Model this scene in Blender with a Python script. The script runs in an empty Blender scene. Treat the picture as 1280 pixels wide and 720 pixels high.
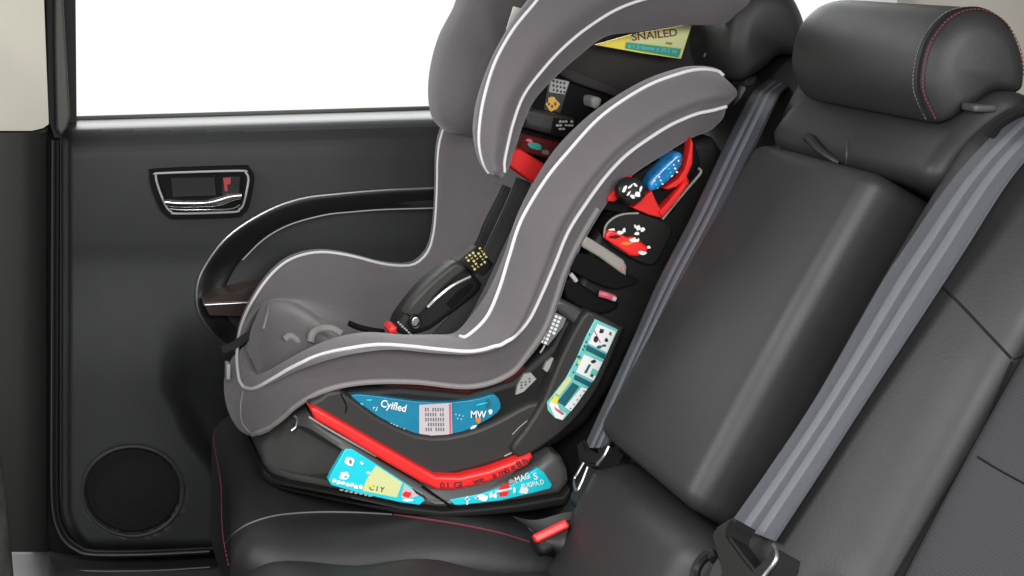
import bpy, bmesh, math, random
from mathutils import Vector, Matrix
from mathutils.bvhtree import BVHTree
random.seed(7)
S = bpy.context.scene
COL = S.collection
# ------------------------------------------------------------------ camera frame
F, VX, VY, CZ = 1800.0, 40.0, -60.0, 1.25      # focal (px of a 1280 frame), principal point, eye height

def P(px, py, Y):                               # a point seen at px,py that stands Y metres into the car
    return Vector(((px - VX) * Y / F, Y, CZ - (py - VY) * Y / F))
def V(x, y, z):
    return Vector((x, y, CZ + z))
EYE = V(0, 0, 0)
# seat back plane: leans back 29 degrees
SB_X, SB_Z, SB_S = .70, -.59, .556
SB_D = Vector((SB_S, 0, 1)).normalized()        # up along the seat back
SB_N = Vector((-1, 0, SB_S)).normalized()       # out of the seat back
def SB(v, y, h=0):                              # seat back coordinates -> world
    return V(SB_X, y, SB_Z) + SB_D * v + SB_N * h
def onback(px, py, h=0.0):                      # pixel -> point on the seat back plane raised by h
    o = V(SB_X, 0, SB_Z) + SB_N * h
    d = Vector(((px - VX) / F, 1, -(py - VY) / F))
    t = (o - EYE).dot(SB_N) / d.dot(SB_N)
    return EYE + d * t

# ------------------------------------------------------------------ materials
def mat(name, col, rough=.5, spec=.5, metal=0, bump=None, var=0, vscale=6, coat=0, sheen=0, rvar=0, emit=None):
    m = bpy.data.materials.new(name); m.use_nodes = True
    nt = m.node_tree; b = nt.nodes['Principled BSDF']
    b.inputs['Base Color'].default_value = (*col, 1)
    b.inputs['Roughness'].default_value = rough
    b.inputs['Specular IOR Level'].default_value = spec
    b.inputs['Metallic'].default_value = metal
    b.inputs['Coat Weight'].default_value = coat
    b.inputs['Coat Roughness'].default_value = .08
    if sheen:
        b.inputs['Sheen Weight'].default_value = sheen
        b.inputs['Sheen Roughness'].default_value = .5
    tc = nt.nodes.new('ShaderNodeTexCoord')
    if var or rvar:
        n = nt.nodes.new('ShaderNodeTexNoise'); n.inputs['Scale'].default_value = vscale
        n.inputs['Detail'].default_value = 6; n.inputs['Roughness'].default_value = .65
        nt.links.new(tc.outputs['Object'], n.inputs['Vector'])
        if var:
            r = nt.nodes.new('ShaderNodeValToRGB')
            r.color_ramp.elements[0].position = .3; r.color_ramp.elements[1].position = .7
            r.color_ramp.elements[0].color = (*[c * (1 - var) for c in col], 1)
            r.color_ramp.elements[1].color = (*[min(1, c * (1 + var)) for c in col], 1)
            nt.links.new(n.outputs['Fac'], r.inputs['Fac'])
            nt.links.new(r.outputs['Color'], b.inputs['Base Color'])
        if rvar:
            mr = nt.nodes.new('ShaderNodeMapRange')
            mr.inputs['From Min'].default_value = .3; mr.inputs['From Max'].default_value = .7
            mr.inputs['To Min'].default_value = rough - rvar; mr.inputs['To Max'].default_value = rough + rvar
            nt.links.new(n.outputs['Fac'], mr.inputs['Value'])
            nt.links.new(mr.outputs['Result'], b.inputs['Roughness'])
    if bump:
        kind, sc, st = bump
        bp = nt.nodes.new('ShaderNodeBump'); bp.inputs['Strength'].default_value = st
        bp.inputs['Distance'].default_value = .0006
        if kind == 'leather':
            t = nt.nodes.new('ShaderNodeTexVoronoi'); t.feature = 'SMOOTH_F1'; t.inputs['Scale'].default_value = sc
            n2 = nt.nodes.new('ShaderNodeTexNoise'); n2.inputs['Scale'].default_value = 22; n2.inputs['Detail'].default_value = 3
            ad = nt.nodes.new('ShaderNodeMath'); ad.operation = 'MULTIPLY_ADD'; ad.inputs[1].default_value = 2.5
            nt.links.new(tc.outputs['Object'], t.inputs['Vector']); nt.links.new(tc.outputs['Object'], n2.inputs['Vector'])
            nt.links.new(n2.outputs['Fac'], ad.inputs[0]); nt.links.new(t.outputs['Distance'], ad.inputs[2])
            nt.links.new(ad.outputs[0], bp.inputs['Height'])
        elif kind == 'holes':
            t = nt.nodes.new('ShaderNodeTexVoronoi'); t.inputs['Scale'].default_value = sc; t.inputs['Randomness'].default_value = .12
            r = nt.nodes.new('ShaderNodeValToRGB'); r.color_ramp.elements[0].position = .18; r.color_ramp.elements[1].position = .34
            sx_ = nt.nodes.new('ShaderNodeSeparateXYZ'); cx_ = nt.nodes.new('ShaderNodeCombineXYZ'); m1_ = nt.nodes.new('ShaderNodeMath'); m2_ = nt.nodes.new('ShaderNodeMath')
            m1_.operation = 'MULTIPLY'; m1_.inputs[1].default_value = SB_D.x; m2_.operation = 'MULTIPLY_ADD'; m2_.inputs[1].default_value = SB_D.z
            nt.links.new(tc.outputs['Object'], sx_.inputs[0]); nt.links.new(sx_.outputs['X'], m1_.inputs[0]); nt.links.new(sx_.outputs['Z'], m2_.inputs[0]); nt.links.new(m1_.outputs[0], m2_.inputs[2])
            nt.links.new(sx_.outputs['Y'], cx_.inputs[0]); nt.links.new(m2_.outputs[0], cx_.inputs[1]); t.voronoi_dimensions = '2D'
            nt.links.new(cx_.outputs[0], t.inputs['Vector']); nt.links.new(t.outputs['Distance'], r.inputs['Fac'])
            nt.links.new(r.outputs['Color'], bp.inputs['Height'])
            mx = nt.nodes.new('ShaderNodeMixRGB'); mx.inputs[1].default_value = (*[c * .5 for c in col], 1); mx.inputs[2].default_value = (*col, 1)
            nt.links.new(r.outputs['Color'], mx.inputs[0]); nt.links.new(mx.outputs[0], b.inputs['Base Color'])
        elif kind == 'weave':
            w1 = nt.nodes.new('ShaderNodeTexNoise'); w1.inputs['Scale'].default_value = sc * 4; w1.inputs['Detail'].default_value = 1
            w2 = nt.nodes.new('ShaderNodeTexVoronoi'); w2.inputs['Scale'].default_value = sc * 2.5
            n2 = nt.nodes.new('ShaderNodeTexNoise'); n2.inputs['Scale'].default_value = 26; n2.inputs['Detail'].default_value = 8
            a1 = nt.nodes.new('ShaderNodeMath'); a2 = nt.nodes.new('ShaderNodeMath'); a2.operation = 'MULTIPLY_ADD'; a2.inputs[1].default_value = 7
            for w in (w1, w2, n2): nt.links.new(tc.outputs['Object'], w.inputs['Vector'])
            nt.links.new(w1.outputs['Fac'], a1.inputs[0]); nt.links.new(w2.outputs['Distance'], a1.inputs[1])
            nt.links.new(n2.outputs['Fac'], a2.inputs[0]); nt.links.new(a1.outputs[0], a2.inputs[2])
            nt.links.new(a2.outputs[0], bp.inputs['Height'])
        else:
            t = nt.nodes.new('ShaderNodeTexNoise'); t.inputs['Scale'].default_value = sc; t.inputs['Detail'].default_value = 4
            nt.links.new(tc.outputs['Object'], t.inputs['Vector']); nt.links.new(t.outputs['Fac'], bp.inputs['Height'])
        nt.links.new(bp.outputs['Normal'], b.inputs['Normal'])
    return m

M = {}
M['leather'] = mat('black_leather', (.022, .022, .0225), .52, .42, bump=('leather', 420, .16), var=.06, vscale=9, rvar=.05)
M['perf'] = mat('perforated_leather', (.040, .040, .044), .55, .4, bump=('holes', 330, .5))
M['seam'] = mat('seam_shadow_thread', (.008, .008, .008), .8, .2)
M['redthread'] = mat('red_thread', (.17, .03, .04), .7, .3)
M['palethread'] = mat('pale_thread', (.16, .14, .14), .7, .3)
M['door'] = mat('soft_black_plastic', (.023, .024, .024), .55, .28, bump=('noise', 700, .3), rvar=.05, vscale=5)
M['capping'] = mat('satin_black_capping', (.034, .035, .036), .38, .6, bump=('noise', 700, .15))
M['pillar'] = mat('pillar_plastic', (.023, .024, .022), .6, .25, bump=('noise', 800, .3))
M['sill'] = mat('scuffed_sill_plastic', (.042, .042, .041), .42, .5, bump=('noise', 500, .3), var=.15, vscale=14)
M['cream'] = mat('cream_headliner_cloth', (.40, .38, .325), .85, .2, bump=('noise', 500, .3))
M['seal'] = mat('rubber_seal', (.012, .012, .012), .55, .25)
M['sealgrey'] = mat('grey_rubber_seal', (.07, .07, .06), .5, .5)
M['gloss'] = mat('gloss_black_trim', (.008, .0075, .0075), .45, .25, coat=.1)
M['chrome'] = mat('chrome', (.82, .82, .82), .14, .5, metal=1)
M['satin'] = mat('satin_silver', (.55, .55, .55), .32, .5, metal=1)
M['darkgrey'] = mat('dark_grey_plastic', (.05, .05, .05), .45, .5)
M['wood'] = mat('dark_brown_trim', (.035, .022, .018), .3, .5, coat=.3)
M['mesh'] = mat('speaker_mesh', (.012, .012, .012), .8, .15, bump=('holes', 260, .8))
M['fabric'] = mat('grey_seat_fabric', (.120, .108, .113), .9, .15, bump=('weave', 210, .5), var=.07, vscale=5, sheen=.25)
M['fabricd'] = mat('charcoal_seat_fabric', (.036, .032, .032), .9, .15, bump=('weave', 210, .4), var=.06, vscale=6)
M['hem'] = mat('grey_hem_fabric', (.24, .23, .225), .85, .15, bump=('weave', 300, .3))
M['piping'] = mat('white_piping', (.66, .65, .65), .6, .3)
M['shell'] = mat('black_shell_plastic', (.011, .011, .0105), .5, .2, bump=('noise', 600, .35), rvar=.06, vscale=7)
M['shellgrey'] = mat('charcoal_shell_plastic', (.030, .029, .028), .48, .3, bump=('noise', 600, .3), rvar=.06, vscale=7)
M['basegrey'] = mat('grey_base_plastic', (.085, .084, .082), .42, .5, bump=('noise', 600, .3), var=.06, vscale=7)
M['black'] = mat('matte_black', (.005, .005, .005), .7, .1)
M['red'] = mat('red_plastic', (.78, .022, .020), .38, .5)
M['redcloth'] = mat('red_webbing', (.72, .018, .016), .6, .3, bump=('weave', 400, .3))
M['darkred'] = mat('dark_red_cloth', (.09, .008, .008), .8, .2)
M['cyan'] = mat('cyan_sticker', (.012, .58, .68), .35, .5)
M['blue'] = mat('blue_sticker', (.008, .19, .31), .32, .5, var=.12, vscale=30)
M['teal'] = mat('teal_sticker', (.16, .52, .48), .35, .5, var=.1, vscale=60)
M['dteal'] = mat('dark_teal_print', (.012, .11, .14), .4, .5)
M['white'] = mat('white_print', (.78, .80, .78), .4, .5)
M['palegrey'] = mat('pale_grey_label', (.50, .46, .47), .45, .4)
M['ink'] = mat('dark_ink', (.02, .02, .03), .5, .4)
M['greyink'] = mat('grey_ink', (.16, .15, .17), .5, .4)
M['paleyellow'] = mat('pale_yellow_print', (.60, .64, .30), .4, .5)
M['yellow'] = mat('yellow_sticker', (.80, .66, .05), .4, .5)
M['amber'] = mat('amber_print', (.62, .36, .05), .4, .5)
M['orange'] = mat('orange_print', (.66, .20, .03), .4, .5)
M['brown'] = mat('brown_ink', (.18, .035, .012), .5, .4)
M['green'] = mat('green_print', (.02, .30, .24), .4, .5)
M['pink'] = mat('pink_tab', (.55, .10, .16), .4, .5)
M['darkredprint'] = mat('dark_red_print', (.30, .02, .03), .5, .4)
M['tag'] = mat('grey_tag', (.33, .33, .31), .5, .4)
M['beige'] = mat('beige_plastic', (.27, .255, .225), .5, .4)
M['bluefilm'] = mat('blue_crinkled_film', (.012, .17, .42), .25, .6, bump=('noise', 120, 1.0), var=.4, vscale=80)
M['web'] = mat('seat_belt_webbing', (.062, .066, .077), .5, .5, bump=('weave', 500, .3))
M['weblight'] = mat('seat_belt_webbing_rib', (.125, .131, .148), .5, .5, bump=('weave', 500, .3))
M['webfar'] = mat('shade_darkened_webbing', (.050, .053, .062), .5, .4, bump=('weave', 500, .3))  # darker copy of the belt webbing, shade put into the colour
M['webfarrib'] = mat('shade_darkened_rib', (.12, .126, .145), .5, .4, bump=('weave', 500, .3))  # rib of the same belt, also darkened to stand for shade
M['webdark'] = mat('dark_webbing', (.022, .022, .022), .6, .4, bump=('weave', 400, .3))
M['paper'] = mat('off_white_tag_cloth', (.62, .61, .55), .7, .2)
M['ground'] = mat('pale_studio_floor', (.30, .30, .30), .8, .2, var=.03)
M['carpet'] = mat('black_carpet', (.015, .015, .015), .95, .1, bump=('noise', 300, 1))
M['frontfab'] = mat('grey_front_seat_cloth', (.05, .05, .048), .8, .2, bump=('noise', 90, 1), var=.4, vscale=30)
g = bpy.data.materials.new('window_glass'); g.use_nodes = True
nt = g.node_tree; nt.nodes.remove(nt.nodes['Principled BSDF'])
tr = nt.nodes.new('ShaderNodeBsdfTransparent'); tr.inputs[0].default_value = (.97, .985, .975, 1)
gl = nt.nodes.new('ShaderNodeBsdfGlossy'); gl.inputs['Roughness'].default_value = .02
fr = nt.nodes.new('ShaderNodeFresnel'); fr.inputs[0].default_value = 1.45
mx = nt.nodes.new('ShaderNodeMixShader')
nt.links.new(fr.outputs[0], mx.inputs[0]); nt.links.new(tr.outputs[0], mx.inputs[1]); nt.links.new(gl.outputs[0], mx.inputs[2])
nt.links.new(mx.outputs[0], nt.nodes['Material Output'].inputs[0])
M['glass'] = g

# ------------------------------------------------------------------ object helpers
def tag(o, label=None, cat=None, group=None, kind=None):
    if label: o['label'] = label
    if cat: o['category'] = cat
    if group: o['group'] = group
    if kind: o['kind'] = kind
    return o
def thing(name, loc, label, cat, group=None):
    o = bpy.data.objects.new(name, None); COL.objects.link(o); o.location = loc
    o.empty_display_size = .05
    return tag(o, label, cat, group)
def rootloc(p):
    while p.parent: p = p.parent
    return p.location.copy()
def build(name, vs, fs, m, parent=None, smooth=True, angle=40, fm=None):
    off = rootloc(parent) if parent else None
    if off is None:
        xs = [v[0] for v in vs]; ys = [v[1] for v in vs]; zs = [v[2] for v in vs]
        off = Vector(((min(xs) + max(xs)) / 2, (min(ys) + max(ys)) / 2, min(zs)))
    me = bpy.data.meshes.new(name)
    me.from_pydata([tuple(Vector(v) - off) for v in vs], [], fs)
    ms = m if isinstance(m, (list, tuple)) else [m]
    for k in ms: me.materials.append(M[k] if isinstance(k, str) else k)
    if fm: me.polygons.foreach_set('material_index', fm)
    bm = bmesh.new(); bm.from_mesh(me); bmesh.ops.recalc_face_normals(bm, faces=bm.faces); bm.to_mesh(me); bm.free()
    if smooth:
        me.polygons.foreach_set('use_smooth', [True] * len(me.polygons))
        me.set_sharp_from_angle(angle=math.radians(angle))
    me.update()
    o = bpy.data.objects.new(name, me); COL.objects.link(o)
    if parent: o.parent = parent
    else: o.location = off
    return o
def join(parts):                                # [(verts, faces)] -> one
    vs, fs = [], []
    for v, f in parts:
        n = len(vs); vs += list(v); fs += [tuple(i + n for i in q) for q in f]
    return vs, fs
def cr(p0, p1, p2, p3, t):
    return .5 * ((2 * p1) + (p2 - p0) * t + (2 * p0 - 5 * p1 + 4 * p2 - p3) * t * t + (3 * p1 - p0 - 3 * p2 + p3) * t ** 3)
def spline(pts, sub, closed=False):
    pts = [Vector(p) for p in pts]; n = len(pts); out = []
    if sub <= 1: return pts
    for i in range(n if closed else n - 1):
        g = (lambda k: pts[k % n]) if closed else (lambda k: pts[k] if 0 <= k < n else (2 * pts[0] - pts[1] if k < 0 else 2 * pts[-1] - pts[-2]))
        for s in range(sub):
            out.append(cr(g(i - 1), g(i), g(i + 1), g(i + 2), s / sub))
    if not closed: out.append(pts[-1])
    return out
def resample(pts, n):
    pts = [Vector(p) for p in pts]; L = [0]
    for a, b in zip(pts, pts[1:]): L.append(L[-1] + (b - a).length)
    out = []; j = 0
    for i in range(n):
        s = L[-1] * i / (n - 1)
        while j < len(pts) - 2 and L[j + 1] < s: j += 1
        d = L[j + 1] - L[j]
        out.append(pts[j].lerp(pts[j + 1], (s - L[j]) / d if d > 1e-9 else 0))
    return out
def loft_geo(rails, su=5, sv=5, closed=False):
    R = [spline(r, su) for r in rails]; nu = len(R[0]); vs, fs = [], []; nv = 0
    for i in range(nu):
        c = spline([r[i] for r in R], sv, closed); nv = len(c); vs += c
    for i in range(nu - 1):
        for j in range(nv if closed else nv - 1):
            k = (j + 1) % nv
            fs.append((i * nv + j, i * nv + k, (i + 1) * nv + k, (i + 1) * nv + j))
    if closed:
        fs.append(tuple(range(nv - 1, -1, -1))); fs.append(tuple((nu - 1) * nv + j for j in range(nv)))
    return vs, fs
def tube_geo(pts, r, res=8, closed=False, sub=1, flat=None):
    pts = spline(pts, sub, closed); n = len(pts); vs, fs = [], []
    up = None
    for i, p in enumerate(pts):
        if closed: t = pts[(i + 1) % n] - pts[i - 1]
        else: t = pts[min(i + 1, n - 1)] - pts[max(i - 1, 0)]
        t = t.normalized() if t.length > 1e-9 else Vector((0, 0, 1))
        if up is None: up = t.orthogonal().normalized()
        up = up - t * up.dot(t)
        up = up.normalized() if up.length > 1e-6 else t.orthogonal().normalized()
        s = t.cross(up); rr = r[min(int(i * len(r) / n), len(r) - 1)] if isinstance(r, (list, tuple)) else r
        for k in range(res):
            a = 2 * math.pi * k / res
            vs.append(p + (up * math.cos(a) + s * math.sin(a)) * rr)
    for i in range(n if closed else n - 1):
        j = (i + 1) % n
        for k in range(res):
            l = (k + 1) % res
            fs.append((i * res + k, i * res + l, j * res + l, j * res + k))
    if not closed:
        fs.append(tuple(range(res))); fs.append(tuple((n - 1) * res + k for k in range(res)))
    return vs, fs
def tube(name, pts, r, m, parent=None, res=8, closed=False, sub=4):
    return build(name, *tube_geo(pts, r, res, closed, sub), m, parent)
def rbox_geo(o, ax, ay, az, dims, r, puff=0, warp=None, n=10, nr=5):
    o = Vector(o); h = [d / 2 for d in dims]; axes = [Vector(a).normalized() for a in (ax, ay, az)]
    cs = []
    for d in h:
        rr = min(r, d * .999)
        c = [-d + rr * (1 - math.cos(math.pi / 2 * k / nr)) for k in range(nr)]
        mid = [-d + rr + (2 * d - 2 * rr) * k / n for k in range(n + 1)]
        cs.append(c + mid + [-x for x in reversed(c)])
    vid = {}; vs = []; fs = []
    def vert(i, j, k):
        key = (i, j, k)
        if key in vid: return vid[key]
        p = Vector((cs[0][i], cs[1][j], cs[2][k]))
        q = Vector([max(-h[a] + min(r, h[a] * .999), min(h[a] - min(r, h[a] * .999), p[a])) for a in range(3)])
        d = p - q
        if d.length > 1e-9: p = q + d.normalized() * r
        if puff and p.z > 0:
            u, v = p.x / h[0], p.y / h[1]
            p.z += puff * (1 - min(1, abs(u)) ** 2.5) * (1 - min(1, abs(v)) ** 2.5) * (p.z / h[2])
        if warp: p = warp(p, h)
        vid[key] = len(vs); vs.append(o + axes[0] * p.x + axes[1] * p.y + axes[2] * p.z)
        return vid[key]
    N = [len(c) - 1 for c in cs]
    for a in range(3):
        b, c = (a + 1) % 3, (a + 2) % 3
        for side in (0, N[a]):
            for i in range(N[b]):
                for j in range(N[c]):
                    q = []
                    for di, dj in ((0, 0), (1, 0), (1, 1), (0, 1)):
                        k = [0, 0, 0]; k[a] = side; k[b] = i + di; k[c] = j + dj
                        q.append(vert(*k))
                    fs.append(tuple(q))
    return vs, fs
def rbox(name, o, ax, ay, az, dims, r, m, parent=None, **kw):
    return build(name, *rbox_geo(o, ax, ay, az, dims, r, **kw), m, parent)
def plate_geo(pts, y0, y1, r=.004, seg=3, sub=1, back=False):
    """outline (px at depth y0) extruded away from the viewer to y1 with a rounded front rim"""
    w = [P(a, b, y0) for a, b in pts]
    if sub > 1: w = spline(w, sub, True)
    bm = bmesh.new()
    f = bm.faces.new([bm.verts.new(p) for p in w])
    bm.normal_update()
    ret = bmesh.ops.extrude_face_region(bm, geom=[f])
    nv = [e for e in ret['geom'] if isinstance(e, bmesh.types.BMVert)]
    for v in nv: v.co.y += (y1 - y0)
    # the original face stays at the front
    bm.faces.ensure_lookup_table()
    front = [e for e in bm.edges if all(abs(v.co.y - y0) < 1e-7 for v in e.verts)]
    rear = [e for e in bm.edges if all(abs(v.co.y - y1) < 1e-7 for v in e.verts)]
    bmesh.ops.recalc_face_normals(bm, faces=bm.faces)
    if r > 0:
        bmesh.ops.bevel(bm, geom=front + (rear if back else []), offset=r, segments=seg, profile=.5, affect='EDGES', clamp_overlap=True)
    bmesh.ops.triangulate(bm, faces=[q for q in bm.faces if len(q.verts) > 4], quad_method='BEAUTY', ngon_method='EAR_CLIP')
    bm.verts.index_update()
    vs = [v.co.copy() for v in bm.verts]; fs = [tuple(v.index for v in q.verts) for q in bm.faces]
    bm.free()
    return vs, fs
def plate(name, pts, y0, y1, m, parent=None, r=.004, seg=3, sub=1, back=False, angle=40, warp=None):
    vs, fs = plate_geo(pts, y0, y1, r, seg, sub, back)
    if warp: vs = [warp(v) for v in vs]
    o = build(name, vs, fs, m, parent, angle=angle)
    if not warp:
        for p in o.data.polygons:
            if abs(p.normal.y) > .9995: p.use_smooth = False
    return o
def prints(name, polys, parent, Y=None, hit=None, lift=.0006):
    """flat printed marks: [(points px, material)] laid on the face of the part they belong to"""
    vs, fs, fm, ms = [], [], [], []
    for pts, m in polys:
        if m not in ms: ms.append(m)
        n = len(vs); k = len([q for q in fs]) 
        for a, b in pts:
            vs.append((hit(a, b) if hit else P(a, b, Y - lift - .00012 * ms.index(m))))
        fs.append(tuple(range(n, n + len(pts)))); fm.append(ms.index(m))
    return build(name, vs, fs, ms, parent, smooth=False, fm=fm)
def blob(cx, cy, rx, ry, seed=0, n=9, rot=0):
    rd = random.Random(seed * 7 + int(cx) + int(cy)); out = []
    for k in range(n):
        a = 2 * math.pi * k / n; q = .72 + .5 * rd.random()
        x, y = rx * q * math.cos(a), ry * q * math.sin(a)
        out.append((cx + x * math.cos(rot) - y * math.sin(rot), cy + x * math.sin(rot) + y * math.cos(rot)))
    return out
def puff(name, pts, y0, y1, m, parent, sub=5, e=2.6):
    o = spline([Vector((a, b, 0)) for a, b in pts], sub, True); n = len(o)
    cx = sum(p.x for p in o) / n; cy = sum(p.y for p in o) / n; ym = (y0 + y1) / 2; h = (y1 - y0) / 2; vs, fs = [], []
    ks = [-1 + 2 * i / 22 for i in range(23)]
    for k in ks:
        a = math.sin(k * math.pi / 2); sc = max(.02, (1 - abs(a) ** e)) ** (1 / e)
        for p in o:
            q = P(p.x, p.y, ym); c = P(cx, cy, ym); q = c + (q - c) * sc; q.y = ym + a * h; vs.append(q)
    for i in range(len(ks) - 1):
        for j in range(n):
            l = (j + 1) % n; fs.append((i * n + j, i * n + l, (i + 1) * n + l, (i + 1) * n + j))
    fs.append(tuple(range(n))); fs.append(tuple((len(ks) - 1) * n + j for j in range(n)))
    return build(name, vs, fs, m, parent, angle=80)
def quad(cx, cy, w, h, rot=0):
    c, s = math.cos(rot), math.sin(rot)
    return [(cx + x * c - y * s, cy + x * s + y * c) for x, y in ((-w/2, -h/2), (w/2, -h/2), (w/2, h/2), (-w/2, h/2))]
def text_geo(s, px, py, size, rot=0, Y=1.8, shear=0, squash=1):
    cu = bpy.data.curves.new('lettering', 'FONT'); cu.body = s; cu.size = 1; cu.shear = shear; cu.resolution_u = 3
    cu.offset = .018
    o = bpy.data.objects.new('lettering', cu); COL.objects.link(o)
    dg = bpy.context.evaluated_depsgraph_get(); me = bpy.data.meshes.new_from_object(o.evaluated_get(dg))
    c, sn = math.cos(rot), math.sin(rot); vs = []
    for v in me.vertices:
        x, y = v.co.x * size * squash, -v.co.y * size
        vs.append(P(px + x * c - y * sn, py + x * sn + y * c, Y))
    fs = [tuple(p.vertices) for p in me.polygons]
    bpy.data.objects.remove(o); bpy.data.curves.remove(cu); bpy.data.meshes.remove(me)
    return vs, fs
def lettering(items, m, parent, Y, name='lettering'):
    return build(name, *join([text_geo(*i[:4], rot=i[4] if len(i) > 4 else 0, Y=Y, squash=i[5] if len(i) > 5 else 1) for i in items]), m, parent, smooth=False)
def caster(objs):
    ts = []
    for o in (objs if isinstance(objs, (list, tuple)) else [objs]):
        off = rootloc(o) if o.parent else o.location
        ts.append(BVHTree.FromPolygons([v.co + off for v in o.data.vertices], [tuple(p.vertices) for p in o.data.polygons]))
    def hit(px, py, lift=0.0):
        d = Vector(((px - VX) / F, 1, -(py - VY) / F)).normalized(); best = None
        for t in ts:
            loc, nor, _, dist = t.ray_cast(EYE, d)
            if loc is not None and (best is None or dist < best[1]): best = (loc, dist, nor)
        if best is None: return None
        n = best[2] if best[2].dot(d) < 0 else -best[2]
        return best[0] + n * lift
    return hit
def seam(name, hit, pts, r, m, parent, lift=0.0, sub=8, res=6):
    pp = spline([Vector((a, b, 0)) for a, b in pts], sub)
    q = [hit(p.x, p.y, lift) for p in pp]; q = [x for x in q if x is not None]
    if len(q) < 3: return None
    return tube(name, q, r, m, parent, res=res, sub=1)
def stitches(name, hit, pts, m, parent, step=5.0, ln=3.4, r=.0009, lift=.0004):
    pp = spline([Vector((a, b, 0)) for a, b in pts], 12)
    L = sum((b - a).length for a, b in zip(pp, pp[1:])); n = max(2, int(L / step))
    q = resample(pp, n * 3); geo = []
    for i in range(n):
        a, b = q[i * 3], q[min(i * 3 + 2, len(q) - 1)]
        ha, hb = hit(a.x, a.y, lift), hit(b.x, b.y, lift)
        if ha is None or hb is None or (ha - hb).length > .05: continue
        geo.append(tube_geo([ha, ha.lerp(hb, .5) + (EYE - ha).normalized() * .0005, hb], r, 5))
    return build(name, *join(geo), m, parent) if geo else None
def strap_geo(left, right, cols, thick=.0016, sub=6):
    """woven strap between two edge lines; cols = [(fraction start, end, lift)]"""
    L = spline(left, sub); R = spline(right, sub); vs, fs, fm = [], [], []
    n = len(L); prof = []
    for ci, (a, b, h) in enumerate(cols):
        prof += [(a, h, ci), (b, h, ci)]
    m = len(prof)
    for i in range(n):
        t = (L[min(i + 1, n - 1)] - L[max(i - 1, 0)]).normalized(); w = R[i] - L[i]; nr = w.cross(t).normalized()
        if nr.dot(EYE - L[i]) < 0: nr = -nr
        for a, h, _ in prof: vs.append(L[i] + w * a + nr * h)
        for a, h, _ in prof: vs.append(L[i] + w * a - nr * thick)
    W = 2 * m
    for i in range(n - 1):
        for j in range(m - 1):
            fs.append((i * W + j, i * W + j + 1, (i + 1) * W + j + 1, (i + 1) * W + j)); fm.append(prof[j][2] if j % 2 == 0 else prof[j][2])
            fs.append((i * W + m + j, (i + 1) * W + m + j, (i + 1) * W + m + j + 1, i * W + m + j + 1)); fm.append(0)
        for j in (0, m - 1):
            fs.append((i * W + j, (i + 1) * W + j, (i + 1) * W + m + j, i * W + m + j)); fm.append(0)
    return vs, fs, fm
def sstep(a, b, x):
    t = max(0, min(1, (x - a) / (b - a))); return t * t * (3 - 2 * t)
X, Yv, Z = Vector((1, 0, 0)), Vector((0, 1, 0)), Vector((0, 0, 1))

# ================================================================== SETTING
def sheet(name, x0, x1, y0, y1, z, t, m, kind='structure'):
    vs = [Vector((x, y, zz)) for zz in (z, z - t) for x, y in ((x0, y0), (x1, y0), (x1, y1), (x0, y1))]
    fs = [(0, 1, 2, 3), (7, 6, 5, 4), (0, 4, 5, 1), (1, 5, 6, 2), (2, 6, 7, 3), (3, 7, 4, 0)]
    return tag(build(name, vs, fs, m, None, smooth=False), kind=kind)
sheet('ground', -4, 4, -4, 4, 0, .1, 'ground')
sheet('unseen_floor', -1.2, 1.6, .55, 2.42, .12, .06, 'carpet')  # floor of the car, out of view, put in to block light from below
ROOF_Z = 1.62
sheet('unseen_roof', -.30, 1.75, .45, 2.45, ROOF_Z, .05, 'cream')  # roof of the car, out of view, put in and shortened to shape the light

sheet('light_blocker', -1.3, -.34, .46, .50, ROOF_Z - .06, 1.30, 'pillar')  # unseen panel added to keep side light off the far door
sheet('light_blocker', -1.36, -1.31, .46, 2.42, 1.08, .80, 'pillar')  # unseen panel added to block low light from the front

# ================================================================== DOOR
YD = 2.35
door = thing('car_door', P(330, 690, YD), 'black rear car door with silver edged arc trim and chrome inside handle, window above it', 'car door')
DW = P(1070, 0, YD)
def xleft(py):
    return 76 + (34 * max(0, (py - 630) / 58.0) ** 2.2 if py > 630 else 0)
def ytop(px): return 150 - .029 * (px - 90)
def recess_edge(py):
    return 200 + 24 * sstep(480, 540, py) + 46 * sstep(530, 612, py)
SPK = (166, 614)
def hdoor(px, py):
    t = py - ytop(px)
    tt = max(0, t)
    kn_ = [(0, -.052), (3, -.036), (6, -.019), (9, -.003), (12, .008), (16, .017), (21, .026), (27, .034), (34, .0395), (42, .042), (900, .042)]
    for (a, ha), (b, hb) in zip(kn_, kn_[1:]):
        if a <= tt <= b: h = ha + (hb - ha) * (tt - a) / (b - a); break
    h += .006 * math.sin((py - 160) / 60) * sstep(170, 200, py) * (1 - sstep(300, 340, py))
    h += .018 * sstep(300, 480, py)
    h -= .055 * sstep(recess_edge(py) - 4, recess_edge(py) + 40, px) * sstep(385, 545, py) * (1 - sstep(596, 626, py))
    # inside the arc the panel steps back
    dx, dy = (px - 470) / 222, (py - 372) / 122
    inside = 1 if px > 470 else 0
    e = math.sqrt((dx if px < 470 else 0) ** 2 + dy * dy)
    h -= .008 * (1 - sstep(.86, 1.0, e)) * (1 - sstep(415, 440, py))
    d = math.hypot((px - SPK[0]) / 73, (py - SPK[1]) / 66)
    h -= .016 * (1 - sstep(.80, .86, d))
    eb = sstep(0, 14, min(px - xleft(py), 691 - py))
    return h * (.25 + .75 * eb) if h > 0 else h
nu, nv = 170, 190; vs, fs = [], []
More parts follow.
